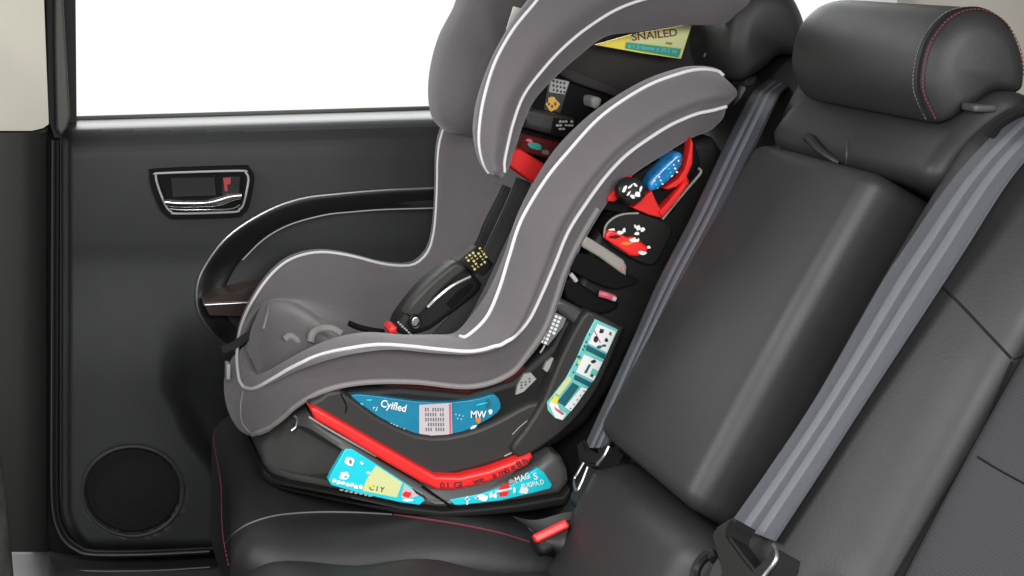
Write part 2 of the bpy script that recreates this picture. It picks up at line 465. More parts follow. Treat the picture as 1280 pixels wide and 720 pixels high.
for j in range(nv + 1):
    py0 = 124 + (691 - 124) * (j / nv) ** 1.35
    for i in range(nu + 1):
        u = i / nu; px = xleft(py0) + (1075 - xleft(py0)) * (u ** 1.35)
        py = max(py0, ytop(px)) if j > 0 else ytop(px)
        py = ytop(px) + (691 - ytop(px)) * (j / nv) ** 1.35
        p = P(px, py, YD - hdoor(px, py))
        vs.append(p)
W_ = nu + 1
for j in range(nv):
    for i in range(nu):
        a = j * W_ + i; fs.append((a, a + 1, a + W_ + 1, a + W_))
# closed back so the panel has its real depth
n0 = len(vs)
rim = [i for i in range(W_)] + [j * W_ + nu for j in range(1, nv + 1)] + [nv * W_ + i for i in range(nu - 1, -1, -1)] + [j * W_ for j in range(nv - 1, 0, -1)]
for i in rim: q = vs[i].copy(); q.y = YD + .062; vs.append(q)
for k in range(len(rim)):
    l = (k + 1) % len(rim); fs.append((rim[k], rim[l], n0 + l, n0 + k))
fs.append(tuple(n0 + k for k in range(len(rim))))
rows_cap = [1 if (vs[f[0]].z > CZ - (ytop(400) + 20 - VY) * YD / F and i < nu * nv and (i // nu) < nv * .088) else 0 for i, f in enumerate(fs)]
panel = build('door_panel', vs, fs, ['door', 'capping'], door, angle=60, fm=rows_cap)
dh = caster(panel)
# window glass, frame
plate('window_glass', [(70, -520), (1070, -520), (1070, 128), (70, 156)], YD + .066, YD + .070, 'glass', door, r=0)
frm = []
frm.append(rbox_geo(P(330, 147, YD + .012) , P(1070, 122, YD) - P(80, 150.5, YD), Yv, Z, ((P(1070, 122, YD) - P(60, 151, YD)).length * 1.3, .016, .009), .003))
plate('door_frame', [(40, 150), (110, 156), (1070, 125), (1070, 745), (40, 745)], YD + .072, YD + .12, 'seal', door, r=.003)
plate('door_frame', [(50, -520), (90, -520), (96, 160), (50, 160)], YD + .030, YD + .08, 'seal', door, r=.003)
fo = build('window_seal', *join([tube_geo([P(84, 149, YD + .058), P(545, 135.8, YD + .058), P(1070, 120.5, YD + .058)], .0048, 8)]), 'sealgrey', door)
fr1 = plate('window_frame', [(66, -520), (78, -520), (79, 0), (85, 100), (88, 146), (84, 160), (76, 170), (70, 160), (68, 60)], YD - .03, YD + .03, 'sealgrey', door, r=.004)
plate('window_frame', [(57, -520), (66, -520), (67.5, 0), (70, 150), (76, 172), (68, 172), (61, 150), (58.5, 0)], YD - .016, YD + .03, 'seal', door, r=.003)
# arc trim
oa = [(1010, 205), (760, 222), (620, 231), (545, 235), (480, 238), (425, 242.5), (375, 249), (330, 266), (285, 296), (256, 334), (246.5, 362), (249, 390), (262, 412), (281, 430), (302, 442)]
ia = [(1010, 231), (760, 247), (620, 256), (545, 260), (480, 262), (440, 265), (405, 269), (362, 281), (330, 299), (303, 325), (289, 347), (281, 368), (283, 390), (296, 408), (312, 420)]
YT = YD - .062
mid = [((a + c) / 2, (b + d) / 2) for (a, b), (c, d) in zip(oa, ia)]
def ofs(px, py, k=0.0):
    return P(px, py, YD - max(.036, hdoor(px, py)) - k)
tr = build('trim_strip', *loft_geo([[ofs(*p, -.015) for p in oa], [ofs(*p, .003) for p in oa], [ofs(*p, .001) for p in mid], [ofs(*p, -.001) for p in ia], [ofs(*p, -.016) for p in ia]], 6, 4), 'gloss', door)
tube('trim_edge', [ofs(*p, .0045) for p in oa], .0026, 'satin', tr, sub=6)
tube('trim_edge', [ofs(*p, .0015) for p in ia[:10]], .0011, 'tag', tr, sub=6)
# grip inside the arc
gp = plate('armrest_grip', [(254, 378), (268, 371), (290, 365), (330, 357), (420, 352), (620, 345), (620, 398), (420, 396), (300, 395), (262, 394)], YD - .085, YD + .0, 'wood', door, r=.006, sub=1)
plate('grip_inlay', [(255, 380), (300, 377.5), (340, 375), (620, 363), (620, 367), (340, 378.5), (300, 380.5), (255, 383)], YD - .089, YD - .07, 'satin', gp, r=.002)
# handle
bz = [(188, 217), (197, 211.5), (301, 207.5), (311, 209.5), (317.5, 218), (317, 233), (311, 260), (304, 268), (294, 272), (221, 274), (210, 271), (200, 261), (190, 236)]
bo = plate('handle_bezel', bz, YD - .0571, YD + .0, 'black', door, r=.003, sub=3)
inn = [(195, 219), (202, 216.5), (299, 213.5), (307, 216), (310.5, 222), (309.5, 233), (304, 256), (299, 261.5), (291, 265), (223, 267), (214, 264.5), (207, 256.5), (198, 234)]
tube('bezel_rim', [P(a, b, YD - .0586) for a, b in inn], .0018, 'tag', bo, closed=True, sub=4)
plate('handle_cup', [(202, 221), (298, 218), (303, 222), (302, 236), (297, 256), (290, 260), (222, 262), (214, 258), (205, 238)], YD - .0586, YD - .0441, 'black', bo, r=.001, sub=2)
plate('handle_panel', [(214, 223), (268, 221.5), (270, 244), (216, 246)], YD - .0611, YD - .0541, 'shell', bo, r=.002)
lk = plate('lock_button', [(278, 221), (301, 220), (300, 243), (277, 244)], YD - .0621, YD - .0541, 'shell', bo, r=.002)
prints('lock_mark', [([(279, 222.5), (288.5, 222), (288, 230), (284, 230.5), (284.5, 239), (281, 239), (280, 230)], 'darkredprint')], lk, YD - .0624)
lv = [(206, 248.5), (214, 249), (228, 250), (252, 250), (262, 248.5), (274, 245), (284, 242), (294, 240.6), (302, 240.6)]
lo = [(209, 257), (216, 258.5), (228, 259), (252, 258.5), (264, 258), (276, 256.5), (286, 253), (294, 250), (301, 249)]
hd = build('handle_lever', *loft_geo([[P(a, b, YD - .0591) for a, b in lv], [P(a, b, YD - .0721) for a, b in lv], [P(a, (b + d) / 2, YD - .0771) for (a, b), (c, d) in zip(lv, lo)], [P(c, d, YD - .0721) for c, d in lo], [P(c, d, YD - .0591) for c, d in lo]], 4, 4), 'chrome', bo)
tube('cup_lip', [P(212, 261, YD - .0611), P(230, 262.5, YD - .0621), P(285, 261.5, YD - .0621), P(300, 256, YD - .0611)], .0014, 'chrome', bo)
# speaker
spk = []
ring = [P(SPK[0] + 63 * math.cos(a), SPK[1] + 56 * math.sin(a), YD - .0585) for a in [2 * math.pi * k / 64 for k in range(64)]]
rg = tube('speaker_grille', ring, .0030, 'door', door, closed=True, sub=1, res=10)
disc = [(SPK[0] + 59 * math.cos(2 * math.pi * k / 64), SPK[1] + 52 * math.sin(2 * math.pi * k / 64)) for k in range(64)]
plate('speaker_mesh', disc, YD - .0500, YD - .02, 'mesh', rg, r=.004)

# ================================================================== PILLAR, SILL
pil = thing('door_pillar', P(30, 700, YD - .05), 'pillar ahead of the door, cream cloth above and black plastic below', 'car pillar')
plate('upper_trim', [(-170, -520), (53, -520), (55, 0), (58, 80), (61, 155), (54, 160), (40, 163.5), (-170, 163.5)], YD - .085, YD + .02, 'cream', pil, r=.012, seg=4)
vs, fs = loft_geo([[P(-170, y, YD - .05) for y in (166, 300, 500, 690)], [P(-20, y, YD - .10) for y in (166, 300, 500, 690)], [P(20, y, YD - .105) for y in (166, 300, 500, 690)],
                   [P(44, y, YD - .09) for y in (166, 300, 500, 690)], [P(56, y, YD - .055) for y in (167, 300, 500, 690)], [P(60, y, YD + .0) for y in (168, 300, 500, 690)]], 6, 6)
build('lower_trim', vs, fs, 'pillar', pil)
plate('trim_ledge', [(-170, 163.8), (40, 163.8), (56, 160.5), (60, 164), (56, 169), (-170, 170)], YD - .075, YD + .01, 'seal', pil, r=.003)
dsl = thing('door_seal', P(170, 694, YD), 'double lipped black rubber weatherstrip running down the pillar and round the door corner', 'door seal')
sp = [(66, 175), (65.5, 300), (65, 450), (64.5, 560), (65, 622), (69, 652), (79, 674), (95, 687), (115, 693), (180, 693), (262, 689)]
s1 = tube('outer_lip', [P(a, b, YD - .046) for a, b in sp], .0042, 'seal', dsl, sub=6)
tube('inner_lip', [P(a + (5.5 if b < 640 else 4), b - (0 if b < 640 else 4), YD - .036) for a, b in sp], .0034, 'seal', dsl, sub=6)
tube('seal_bead', [P(a - .6, b + .4, YD - .0505) for a, b in sp], .0011, 'sealgrey', dsl, sub=6)
sl = thing('door_sill', P(160, 760, YD - .1), 'scuffed black plastic sill strip below the door', 'door sill')
sx = (-170, 20, 60, 80, 120, 180, 262, 420)
s0 = (692, 692, 693, 696, 701, 701, 698, 691)
vs, fs = loft_geo([[P(x, y + dy, d) for x, y in zip(sx, s0)] for dy, d in ((-4, YD + .03), (0, YD), (3, YD - .012), (17, YD - .055), (36, YD - .10), (62, YD - .14), (130, YD - .16), (220, YD - .16))], 5, 5)
build('sill_cover', vs, fs, 'sill', sl)
tube('sill_edge', [P(70, 712, YD - .045), P(130, 714, YD - .045), P(200, 713, YD - .045), P(262, 709, YD - .045)], .0016, 'darkgrey', sl)

# front seat corner at the very edge of the frame
fsn = thing('front_seat', V(-.22, 1.9, -.95), 'grey cloth front seat, its rear corner just in view at the left edge', 'car seat')
vs, fs = loft_geo([[P(-120, y, 1.75) for y in (480, 560, 640, 720, 820)], [P(a, y, 1.8) for a, y in ((-30, 480), (-12, 560), (-2, 640), (5, 720), (14, 820))],
                   [P(a, y, 1.87) for a, y in ((-24, 480), (-4, 560), (5, 640), (12, 720), (20, 820))], [P(a, y, 1.98) for a, y in ((-30, 480), (-12, 560), (-2, 640), (5, 720), (14, 820))], [P(-120, y, 2.05) for y in (480, 560, 640, 720, 820)]], 5, 6)
build('seat_side', vs, fs, 'frontfab', fsn)
rbox('unseen_backrest', V(-.20, 1.80, -.48), Vector((1, 0, -.12)), Yv, Vector((.12, 0, 1)), (.16, .50, .86), .05, 'frontfab', fsn)  # out of view, made full height to shade the lower door
rbox('seat_base', V(-.25, 1.85, -.93), X, Yv, Z, (.42, .5, .22), .05, 'frontfab', fsn)

# ================================================================== REAR PILLAR / behind
rp = thing('rear_pillar', P(1180, 60, 2.3), 'pale trimmed rear pillar showing above the centre headrest', 'car pillar')
plate('pillar_trim', [(1066, -420), (1142.6, -420), (1142.6, 230), (1066, 230)], YD + .03, YD + .07, 'white', rp, r=.002)
plate('pillar_cover', [(1144.6, -420), (1560, -420), (1560, 230), (1144.6, 230)], YD - .02, YD + .07, 'cream', rp, r=.012)
shf = thing('parcel_shelf', V(1.35, 1.75, -.2), 'dark parcel shelf and hatch trim behind the rear headrests', 'parcel shelf')
rbox('shelf_board', V(1.30, 1.68, -.262), X, Yv, Z, (.36, 1.32, .05), .012, 'fabricd', shf)
rbox('hatch_trim', V(1.56, 1.43, -.03), X, Yv, Z, (.10, .95, .56), .04, 'leather', shf)

# ================================================================== REAR BENCH
bench = thing('rear_bench_seat', V(.55, 1.6, -1.0), 'black leather rear bench with red stitching, centre armrest folded up', 'car seat')
# centre armrest
def wa(p, h):
    return p
arm = rbox('centre_armrest', SB(.202, 1.618, -.024), Yv, SB_D, SB_N, (.246, .402, .10), .019, 'leather', bench, puff=.007, n=16, nr=7)
# hinge roll under it
hinge = rbox('armrest_base', SB(-.108, 1.615, -.066), Yv, Vector((.45, 0, 1)).normalized(), Vector((-1, 0, .45)).normalized(), (.285, .205, .13), .040, 'leather', bench, puff=.012, n=12, nr=7)
# top pad
def wt(p, h):
    p = p.copy(); p.z -= .035 * max(0, (p.y + h[1]) / (2 * h[1])) ** 2 ; p.z += .012 * (abs(p.x) / h[0]) ** 3
    return p
pad = rbox('centre_top_pad', SB(.474, 1.612, -.058), Yv, SB_D, SB_N, (.322, .132, .10), .022, 'leather', bench, warp=wt, n=14, nr=6)
# far backrest
def wf(p, h):
    p = p.copy(); p.z += .030 * (abs(p.x) / h[0]) ** 4
    return p
far = rbox('backrest', SB(.20, 2.045, -.108), Yv, SB_D, SB_N, (.565, .72, .12), .04, 'leather', bench, warp=wf, n=16, nr=6)
# border strip beside the armrest, under the far belt
rbox('backrest_border', SB(.225, 1.785, -.075), Yv, SB_D, SB_N, (.040, .65, .115), .012, 'leather', bench, n=10)
# near backrest with its bolster
YB = onback(1243, 500, -.050).y
prof = [(1.476, -.15), (1.474, -.08), (1.469, -.034), (1.456, -.018), (1.438, -.009), (1.415, -.005), (1.385, -.0080), (YB + .068, -.0145), (YB + .045, -.0225), (YB + .024, -.0310), (YB + .010, -.0395), (YB + .003, -.050), (YB + .001, -.07), (YB, -.10)]
prof2 = [(YB + .008, -.09), (YB - .001, -.060), (YB - .010, -.053), (YB - .04, -.049), (1.05, -.046), (.98, -.044), (.90, -.040)]
vv = [(-.36, .00), (-.2, .0), (0, 0), (.15, .004), (.3, .004), (.42, 0), (.47, -.008), (.505, -.028), (.522, -.06), (.528, -.10)]
near = build('backrest', *loft_geo([[SB(v, y, h * (1 - sstep(.42, .53, v) * .6) + dz) for v, dz in vv] for y, h in prof], 6, 5), 'leather', bench)
ins = build('backrest_insert', *loft_geo([[SB(v, y, h * (1 - sstep(.42, .53, v) * .6) + dz) for v, dz in vv] for y, h in prof2], 6, 5), 'perf', bench)
nh = caster([near, ins])
def lower(px, py, lift=0): return nh(px, py, lift)
# plain leather upper yoke of the insert (above the diagonal seam), a raised panel
seam('seam', nh, [(1172, 352), (1200, 380), (1235, 417), (1264, 448)], .0013, 'seam', near, lift=.0001)
seam('seam', nh, [(1266.5, 449), (1283, 444), (1310, 436)], .0012, 'seam', ins, lift=-.0008)
seam('seam', nh, [(1265, 452), (1245, 497), (1222, 545), (1196, 590), (1160, 650), (1110, 735)], .0013, 'seam', near, lift=.0004)
seam('seam', nh, [(1222, 571), (1250, 588), (1285, 607)], .0012, 'seam', ins, lift=-.0002)
rbox('backrest_shell', SB(.12, 1.62, -.20), Yv, SB_D, SB_N, (1.42, .74, .06), .02, 'carpet', bench, n=4)
# headrests
def headrest_geo(yc, half, dz=0):
    pf = [(.932, -.174), (.919, -.142), (.923, -.105), (.935, -.080), (.955, -.062), (.982, -.058), (1.007, -.072), (1.022, -.100), (1.026, -.128), (1.020, -.146), (.990, -.146), (.966, -.164), (.946, -.176)]
    pf = spline([Vector((a, b, 0)) for a, b in pf], 5, True)
    cx, cz = .972, -.115; n = len(pf); vs, fs = [], []
    ts = [-1, -.985, -.96, -.92, -.86, -.78, -.6, -.3, 0, .3, .6, .74, .82, .88, .925, .955, .975, .99, 1]
    for t in ts:
        a = abs(t)
        if t < 0: k = (1 - max(0, (a - .80) / .20) ** 3.0 * .40)   # near side (rounded)
        else: k = (1 - max(0, (a - .62) / .38) ** 3.0 * .42)
        if a > .97: k *= 1 - ((a - .97) / .03) ** 2 * .10
        for p in pf: vs.append(V(cx + (p.x - cx) * k + dz * .8, yc + half * t, cz + dz + (p.y - cz) * k * (1.08 if dz else 1)))
    for i in range(len(ts) - 1):
        for j in range(n):
            l = (j + 1) % n; fs.append((i * n + j, i * n + l, (i + 1) * n + l, (i + 1) * n + j))
    fs.append(tuple(range(n))); fs.append(tuple((len(ts) - 1) * n + j for j in range(n)))
    return vs, fs
def headrest(yc, half, dz=0):
    h = build('headrest', *headrest_geo(yc, half, dz), 'leather', bench, angle=50)
    for dy in (-.07, .07):
        tube('headrest_post', [V(.985, yc + dy, -.145), V(.975, yc + dy, -.20), V(.955, yc + dy, -.26)], .006, 'darkgrey', h)
        rbox('post_collar', V(.985, yc + dy * 1.0, -.176), X, Yv, Z, (.03, .035, .016), .006, 'darkgrey', h, n=3)
    return h
hr1 = headrest(1.622, .15)
hr2 = headrest(2.05, .145, .010)
hpd = caster([pad])
cpt = hpd(1224, 138)
if cpt is not None: rbox('release_collar', cpt + Vector((0, 0, .003)), X, Yv, Z, (.024, .022, .008), .003, 'darkgrey', pad, n=3)
h1 = caster(hr1)
stc = [(1163, 143), (1155, 128), (1150.5, 110), (1151, 90), (1156, 70), (1165, 52), (1178, 36), (1194, 24), (1212, 18.5), (1230, 17.5)]
stc2 = [(1166, 142), (1158, 126), (1154, 110), (1154.5, 91), (1159, 73), (1168, 56), (1181, 40), (1196, 29), (1213, 23)]
# piping seam follows the rim of the near cheek
def rimloop(k, y):
    pf = [(.932, -.174), (.919, -.142), (.923, -.105), (.935, -.080), (.955, -.062), (.982, -.058), (1.007, -.072), (1.022, -.100), (1.026, -.128)]
    return [V(.972 + (a - .972) * k, y, -.115 + (b + .115) * k) for a, b in pf]
yq = 1.622 - .15 * .86
kq = 1 - ((.86 - .80) / .20) ** 3 * .40
tube('seam', rimloop(kq * 1.004, yq), .0014, 'seam', hr1, sub=8)
def dashes(name, pts, m, parent, step=.0042, r=.00065):
    L = 0; q = spline(pts, 10); tot = sum((b - a).length for a, b in zip(q, q[1:])); n = int(tot / step); rs = resample(q, n * 3); geo = []
    for i in range(n): geo.append(tube_geo([rs[i * 3], rs[i * 3 + 1], rs[min(i * 3 + 2, len(rs) - 1)]], r, 5))
    return build(name, *join(geo), m, parent)
dashes('stitching', rimloop(kq * 1.012 + .004, yq + .008), 'palethread', hr1)
dashes('stitching', rimloop(kq * .985, yq - .006), 'redthread', hr1)
# pull strap on the armrest
hp = caster([pad, arm])
pq = [hp(1011, 173, .001), hp(1017, 176, .004), hp(1030, 187, .005), hp(1042, 196, .004), hp(1050, 203, .001)]
tube('pull_strap', pq, [.0062, .0058, .0050, .0042, .0036, .003], 'leather', arm)
seam('seam', hp, [(1059, 176), (1059, 190), (1058.5, 204)], .0010, 'darkgrey', pad, lift=.0005)
# cushions
def wc(p, h):
    p = p.copy()
    u = p.x / h[0]
    if p.z > 0:
        p.z -= .020 * (1 - abs(p.y / h[1]) ** 2) * (.5 + .5 * min(1, max(-1, u)))
        p.z += .006 * math.sin(u * 5 + 1)
    p.x -= .035 * max(0, -u) * max(0, -p.y / h[1])
    return p
cf = rbox('seat_cushion', V(.500, 2.035, -.845), X, Yv, Z, (.44, .53, .25), .055, 'leather', bench, warp=wc, n=22, nr=8)
def wm(p, h):
    p = p.copy(); u = p.x / h[0]; w = p.y / h[1]
    if p.z > 0:
        p.z += .020 * (1 - w * w) * math.exp(-((u + .25) / .5) ** 2) + .005 * math.sin(u * 9 + w * 2)
        p.z -= .022 * max(0, u) ** 2
    return p
cm = rbox('seat_cushion', V(.470, 1.590, -.860), X, Yv, Z, (.48, .352, .25), .06, 'leather', bench, warp=wm, n=22, nr=8)
rbox('seat_cushion', V(.470, 1.13, -.850), X, Yv, Z, (.48, .56, .25), .06, 'leather', bench, warp=wc, n=14, nr=6)
rbox('seat_plinth', V(.55, 1.60, -1.04), X, Yv, Z, (.42, 1.44, .18), .02, 'carpet', bench, n=3)
hc = caster([cf, cm])
seam('seam', hc, [(281, 682), (292, 668), (312, 655), (345, 645), (390, 641), (440, 641), (490, 643.5)], .0012, 'palethread', cf, lift=.0006)
seam('seam', hc, [(492, 643.5), (530, 649), (580, 657), (630, 668), (680, 684), (725, 700), (745, 708)], .0011, 'redthread', cf, lift=.0006)
dashes('stitching', [V(.281, 2.22, -.735), V(.272, 2.15, -.7355), V(.262, 2.0, -.737), V(.250, 1.90, -.739), V(.243, 1.83, -.745), V(.245, 1.795, -.765)], 'redthread', cf, step=.006)

# ================================================================== SEAT BELTS
def belt(name, left, right, cols, mats, parent):
    v, f, fm = strap_geo(left, right, cols)
    return build(name, v, f, mats, parent, fm=fm, angle=25)
b1 = thing('seat_belt', onback(930, 690, .03), 'broad grey ribbed seat belt over the nearest backrest, ending in a bracket at the bottom', 'seat belt')
Lp = [(1330, 95), (1290, 128), (1246, 164), (1190, 225), (1130, 311), (1100, 357), (1021, 495), (960, 587), (912, 655)]
Rp = [(1375, 110), (1345, 140), (1308, 170), (1260, 225), (1205, 311), (1174, 359), (1085, 495), (1024, 590), (968, 676)]
hs = [-.07, -.03, .000, .004, .004, .003, .003, .003, .002]
cols = [(0, .03, 0), (.03, .25, .0004), (.26, .41, .0006), (.42, .57, .0004), (.58, .73, .0006), (.74, .97, .0004), (.97, 1, 0)]
belt('webbing', [onback(*p, h) for p, h in zip(Lp, hs)], [onback(*p, h) for p, h in zip(Rp, hs)], cols, ['web', 'web', 'weblight', 'web', 'weblight', 'web', 'web'], b1)
lp = tube('belt_guide', [onback(1236, 168, .032), onback(1250, 152, .036), onback(1285, 136, .036), onback(1330, 140, .030)], .006, 'seam', b1)
# bracket at the lower end
def backplate(name, pts, h0, h1, m, parent, r=.002):
    bm = bmesh.new(); a = [bm.verts.new(onback(x, y, h1)) for x, y in pts]; f = bm.faces.new(a)
    ret = bmesh.ops.extrude_face_region(bm, geom=[f])
    for e in ret['geom']:
        if isinstance(e, bmesh.types.BMVert): e.co -= SB_N * (h1 - h0)
    bmesh.ops.recalc_face_normals(bm, faces=bm.faces)
    front = [e for e in bm.edges if all(abs((v.co - V(SB_X, 0, SB_Z)).dot(SB_N) - h1) < 1e-6 for v in e.verts)]
    if r: bmesh.ops.bevel(bm, geom=front, offset=r, segments=2, affect='EDGES', clamp_overlap=True)
    bm.verts.index_update(); vs = [v.co.copy() for v in bm.verts]; fs = [tuple(v.index for v in q.verts) for q in bm.faces]; bm.free()
    return build(name, vs, fs, m, parent)
br = backplate('anchor_bracket', [(888, 668), (896, 656), (913, 645), (918, 648), (910, 660), (909, 668), (925, 690), (941, 710), (955, 697), (965, 682), (972, 686), (969, 702), (955, 722), (950, 740), (892, 740), (900, 715)], .012, .036, 'shell', b1, r=.003)
tube('bracket_rim', [onback(*p, .037) for p in ((967, 681), (971, 688), (969, 702), (956, 719), (946, 735))], .0018, 'satin', br)
backplate('latch_plate', [(884, 722), (890, 706), (898, 694), (905, 708), (912, 725), (905, 740), (880, 740)], .010, .032, 'shellgrey', b1)
tube('anchor_loop', [onback(*p, .03) for p in ((868, 728), (870, 712), (878, 699), (889, 692), (893, 700))], .005, 'shell', b1)

b2 = thing('seat_belt', onback(745, 580, .0), 'seat belt, webbing darkened for shade, running from the far shoulder down between the child seat and the armrest', 'seat belt')
Lp = [(965, 96), (948, 108), (936, 122), (905, 182), (864, 270), (822, 352), (789, 428), (754, 505), (729, 560)]
Rp = [(992, 104), (978, 114), (970, 126), (942, 184), (900, 270), (856, 352), (818, 428), (784, 505), (758, 560)]
hs = [-.055, -.024, -.002, .010, .014, .014, .012, .010, .008]
cols = [(0, .05, 0), (.05, .30, .0004), (.31, .42, .0009), (.43, .57, .0004), (.58, .69, .0009), (.70, .95, .0004), (.95, 1, 0)]
belt('webbing', [onback(*p, h) for p, h in zip(Lp, hs)], [onback(*p, h) for p, h in zip(Rp, hs)], cols, ['webdark', 'webfar', 'webfarrib', 'webfar', 'webfarrib', 'webfar', 'webdark'], b2)
lt = backplate('latch_tongue', [(719, 556), (728, 548), (733, 560), (745, 566), (755, 554), (762, 558), (755, 572), (745, 582), (734, 581), (722, 575)], -.005, .014, 'shell', b2, r=.003)
tube('tongue_rim', [onback(*p, .016) for p in ((761, 558), (755, 570), (746, 581))], .0017, 'satin', lt)
tube('anchor_wire', [onback(*p, .012) for p in ((730, 578), (722, 592), (718, 600), (721, 614), (727, 604), (735, 584))], .0017, 'satin', b2, sub=5)

# buckle lying on the cushion
bk = thing('seat_belt_buckle', P(690, 668, 1.72), 'black seat belt buckle with a bright red release button, lying in the seat crease', 'seat belt buckle')
ub = (P(707, 655, 1.72) - P(668, 674, 1.72)).normalized(); wb = Vector((.18, -.75, .55)); wb = (wb - ub * wb.dot(ub)).normalized(); nb = ub.cross(wb)
if nb.dot(EYE - P(690, 668, 1.72)) < 0: nb = -nb
rbox('buckle_body', P(694, 672, 1.735), ub, wb, nb, (.056, .040, .024), .007, 'shell', bk, n=4)
rbox('release_button', P(688, 664.5, 1.715), ub, wb, nb, (.044, .019, .010), .003, 'red', bk, n=4)
build('buckle_sleeve', *loft_geo([[P(a, b, 1.74 + d) for a, b, d in ((640, 645, .02), (670, 650, .0), (720, 640, -.01), (752, 668, 0))],
                                  [P(a, b, 1.725 + d) for a, b, d in ((662, 662, .0), (690, 684, -.01), (728, 690, -.02), (775, 700, 0))],
                                  [P(a, b, 1.735 + d) for a, b, d in ((668, 690, .03), (700, 700, .02), (740, 712, 0), (790, 735, 0))]], 6, 6), 'leather', bk)

# ================================================================== CHILD SEAT
cs = thing('child_car_seat', V(.45, 2.05, -.72), 'grey fabric child car seat with white piping, red trim and bright stickers', 'child car seat')
# --- near side wing : closed padded roll. columns: crest, p1, p2, hem  (px)
st = [
 ((905, 99), (906, 102), (909, 122), (905, 133), 1.895, 1.878, 1.868, 1.880),
 ((900, 91), (902, 94), (909, 130), (901, 144), 1.90, 1.865, 1.838, 1.866),
 ((892, 86),  (895, 89),  (906, 135), (895, 153), 1.90, 1.860, 1.83, 1.86),
 ((872, 84),  (875, 87),  (890, 137), (884, 163), 1.90, 1.857, 1.825, 1.86),
 ((847, 86),  (850, 92),  (868, 142), (862, 172), 1.90, 1.855, 1.825, 1.86),
 ((800, 103), (806, 109), (828, 160), (832, 190), 1.90, 1.855, 1.825, 1.86),
 ((745, 137), (752, 145), (785, 189), (797, 212), 1.90, 1.855, 1.825, 1.86),
 ((699, 180), (710, 190), (757, 215), (770, 235), 1.90, 1.855, 1.825, 1.86),
 ((667, 227), (681, 226), (732, 249), (750, 263), 1.90, 1.855, 1.825, 1.86),
 ((645, 272), (652, 275), (709, 289), (727, 302), 1.90, 1.855, 1.825, 1.86),
 ((630, 318), (637, 320), (692, 330), (708, 342), 1.90, 1.855, 1.825, 1.86),
 ((611, 362), (624, 362), (676, 367), (697, 376), 1.90, 1.855, 1.825, 1.86),
 ((588, 396), (608, 397), (658, 403), (683, 412), 1.90, 1.855, 1.825, 1.86),
 ((566, 417), (584, 420), (634, 429), (661, 445), 1.90, 1.855, 1.825, 1.86),
 ((537, 418), (556, 424), (596, 441), (634, 471), 1.90, 1.855, 1.825, 1.86),
 ((500, 418), (515, 423), (550, 440), (587, 485), 1.90, 1.855, 1.825, 1.86),
 ((460, 415), (468, 421), (494, 434), (516, 479), 1.90, 1.855, 1.825, 1.86),
 ((422, 421), (427, 427), (442, 437), (452, 480), 1.905, 1.865, 1.83, 1.86),
 ((386, 435), (390, 438), (400, 445), (405, 490), 1.915, 1.88, 1.84, 1.865),
 ((356, 452), (358, 454), (362, 462), (372, 508), 1.935, 1.905, 1.865, 1.885),
 ((333, 466), (332, 468), (329, 480), (341, 533), 1.965, 1.94, 1.905, 1.92),
 ((318, 468), (314, 471), (308, 486), (316, 545), 1.995, 1.98, 1.955, 1.97),
 ((311, 452), (305, 454), (297, 468), (300, 535), 2.045, 2.04, 2.02, 2.03),
 ((314, 436), (307, 436), (299, 442), (291, 505), 2.09, 2.09, 2.08, 2.08),
 ((322, 424), (316, 424), (308, 430), (298, 470), 2.13, 2.135, 2.13, 2.13),
]
crest, p1, bul, p2, mid2, hem, inl, inl2 = [], [], [], [], [], [], [], []
for i, (c, a, b, h, yc, y1, y2, y3) in enumerate(st):
    C_, A_, B_, H_ = P(*c, yc), P(*a, y1), P(*b, y2), P(*h, y3)
    crest.append(C_); p1.append(A_); p2.append(B_); hem.append(H_)
    up = 0 if i in (0,) else 1
    mb = (A_ + B_) / 2; mb.y = min(A_.y, B_.y) - (.020 if i > 0 else .004) * (1 if i < 19 else .5); bul.append(mb)
    mh = (B_ + H_) / 2
    k = sstep(17, 22, i)
    if i > 0: mh += Vector((-.013 * k - .004 * sstep(13, 17, i), -.004 * (1 - k), 0))
    mid2.append(mh)
    q = H_.lerp(C_, .30); q.y = yc + .045 if i < 19 else yc + .04 - .0 * k
    r_ = H_.lerp(C_, .70); r_.y = yc + .035
    if i == 0: q = (H_ + C_) / 2; r_ = q.copy(); q.y = r_.y = 1.90
    if k > 0:
        q = q.lerp(H_ + Vector((.05, .03, .01)), k); r_ = r_.lerp(C_ + Vector((.05, .03, -.02)), k)
    inl.append(q); inl2.append(r_)
cover = build('seat_cover', *loft_geo([crest, p1, bul, p2, mid2, hem, inl, inl2], 6, 5, True), 'fabric', cs, angle=75)
def push(a, d=.0022):                     # piping sits on the roll
    return [p + Vector((0, -d, .0)) for p in a]
hcov = caster(cover)
def pipe_on(name, hit, pts, r, m, parent, lift=.0014, sub=10):
    pp = spline([Vector((a, b, 0)) for a, b in pts], sub); run = []
    for p in pp:
        x = hit(p.x, p.y, lift)
        if x is None or (run and (x - run[-1]).length > .03): continue
        run.append(x)
    q = [run[0]] + [(run[i - 1] + run[i] * 2 + run[i + 1]) / 4 for i in range(1, len(run) - 1)] + [run[-1]]
    return build(name, *tube_geo(q, r, 8), m, parent)
pipe_on('piping', hcov, [(x[1][0] + .8, x[1][1] + .8) for x in st[1:14]] + [(575, 421.5)], .0022, 'piping', cover)
pp2 = [(907, 132), (890, 137), (868, 142), (840, 154), (812, 171), (782, 193), (757, 219), (734, 250), (709, 289), (692, 330), (676, 367), (658, 402), (634, 426), (612, 436), (587, 440.5), (550, 438), (512, 434), (475, 432), (440, 436), (400, 445), (366, 460), (340, 475), (318, 486), (306, 485)]
t1 = pipe_on('piping', hcov, pp2, .0023, 'piping', cover)
off = rootloc(cover); endp = t1.data.vertices[-4].co + off
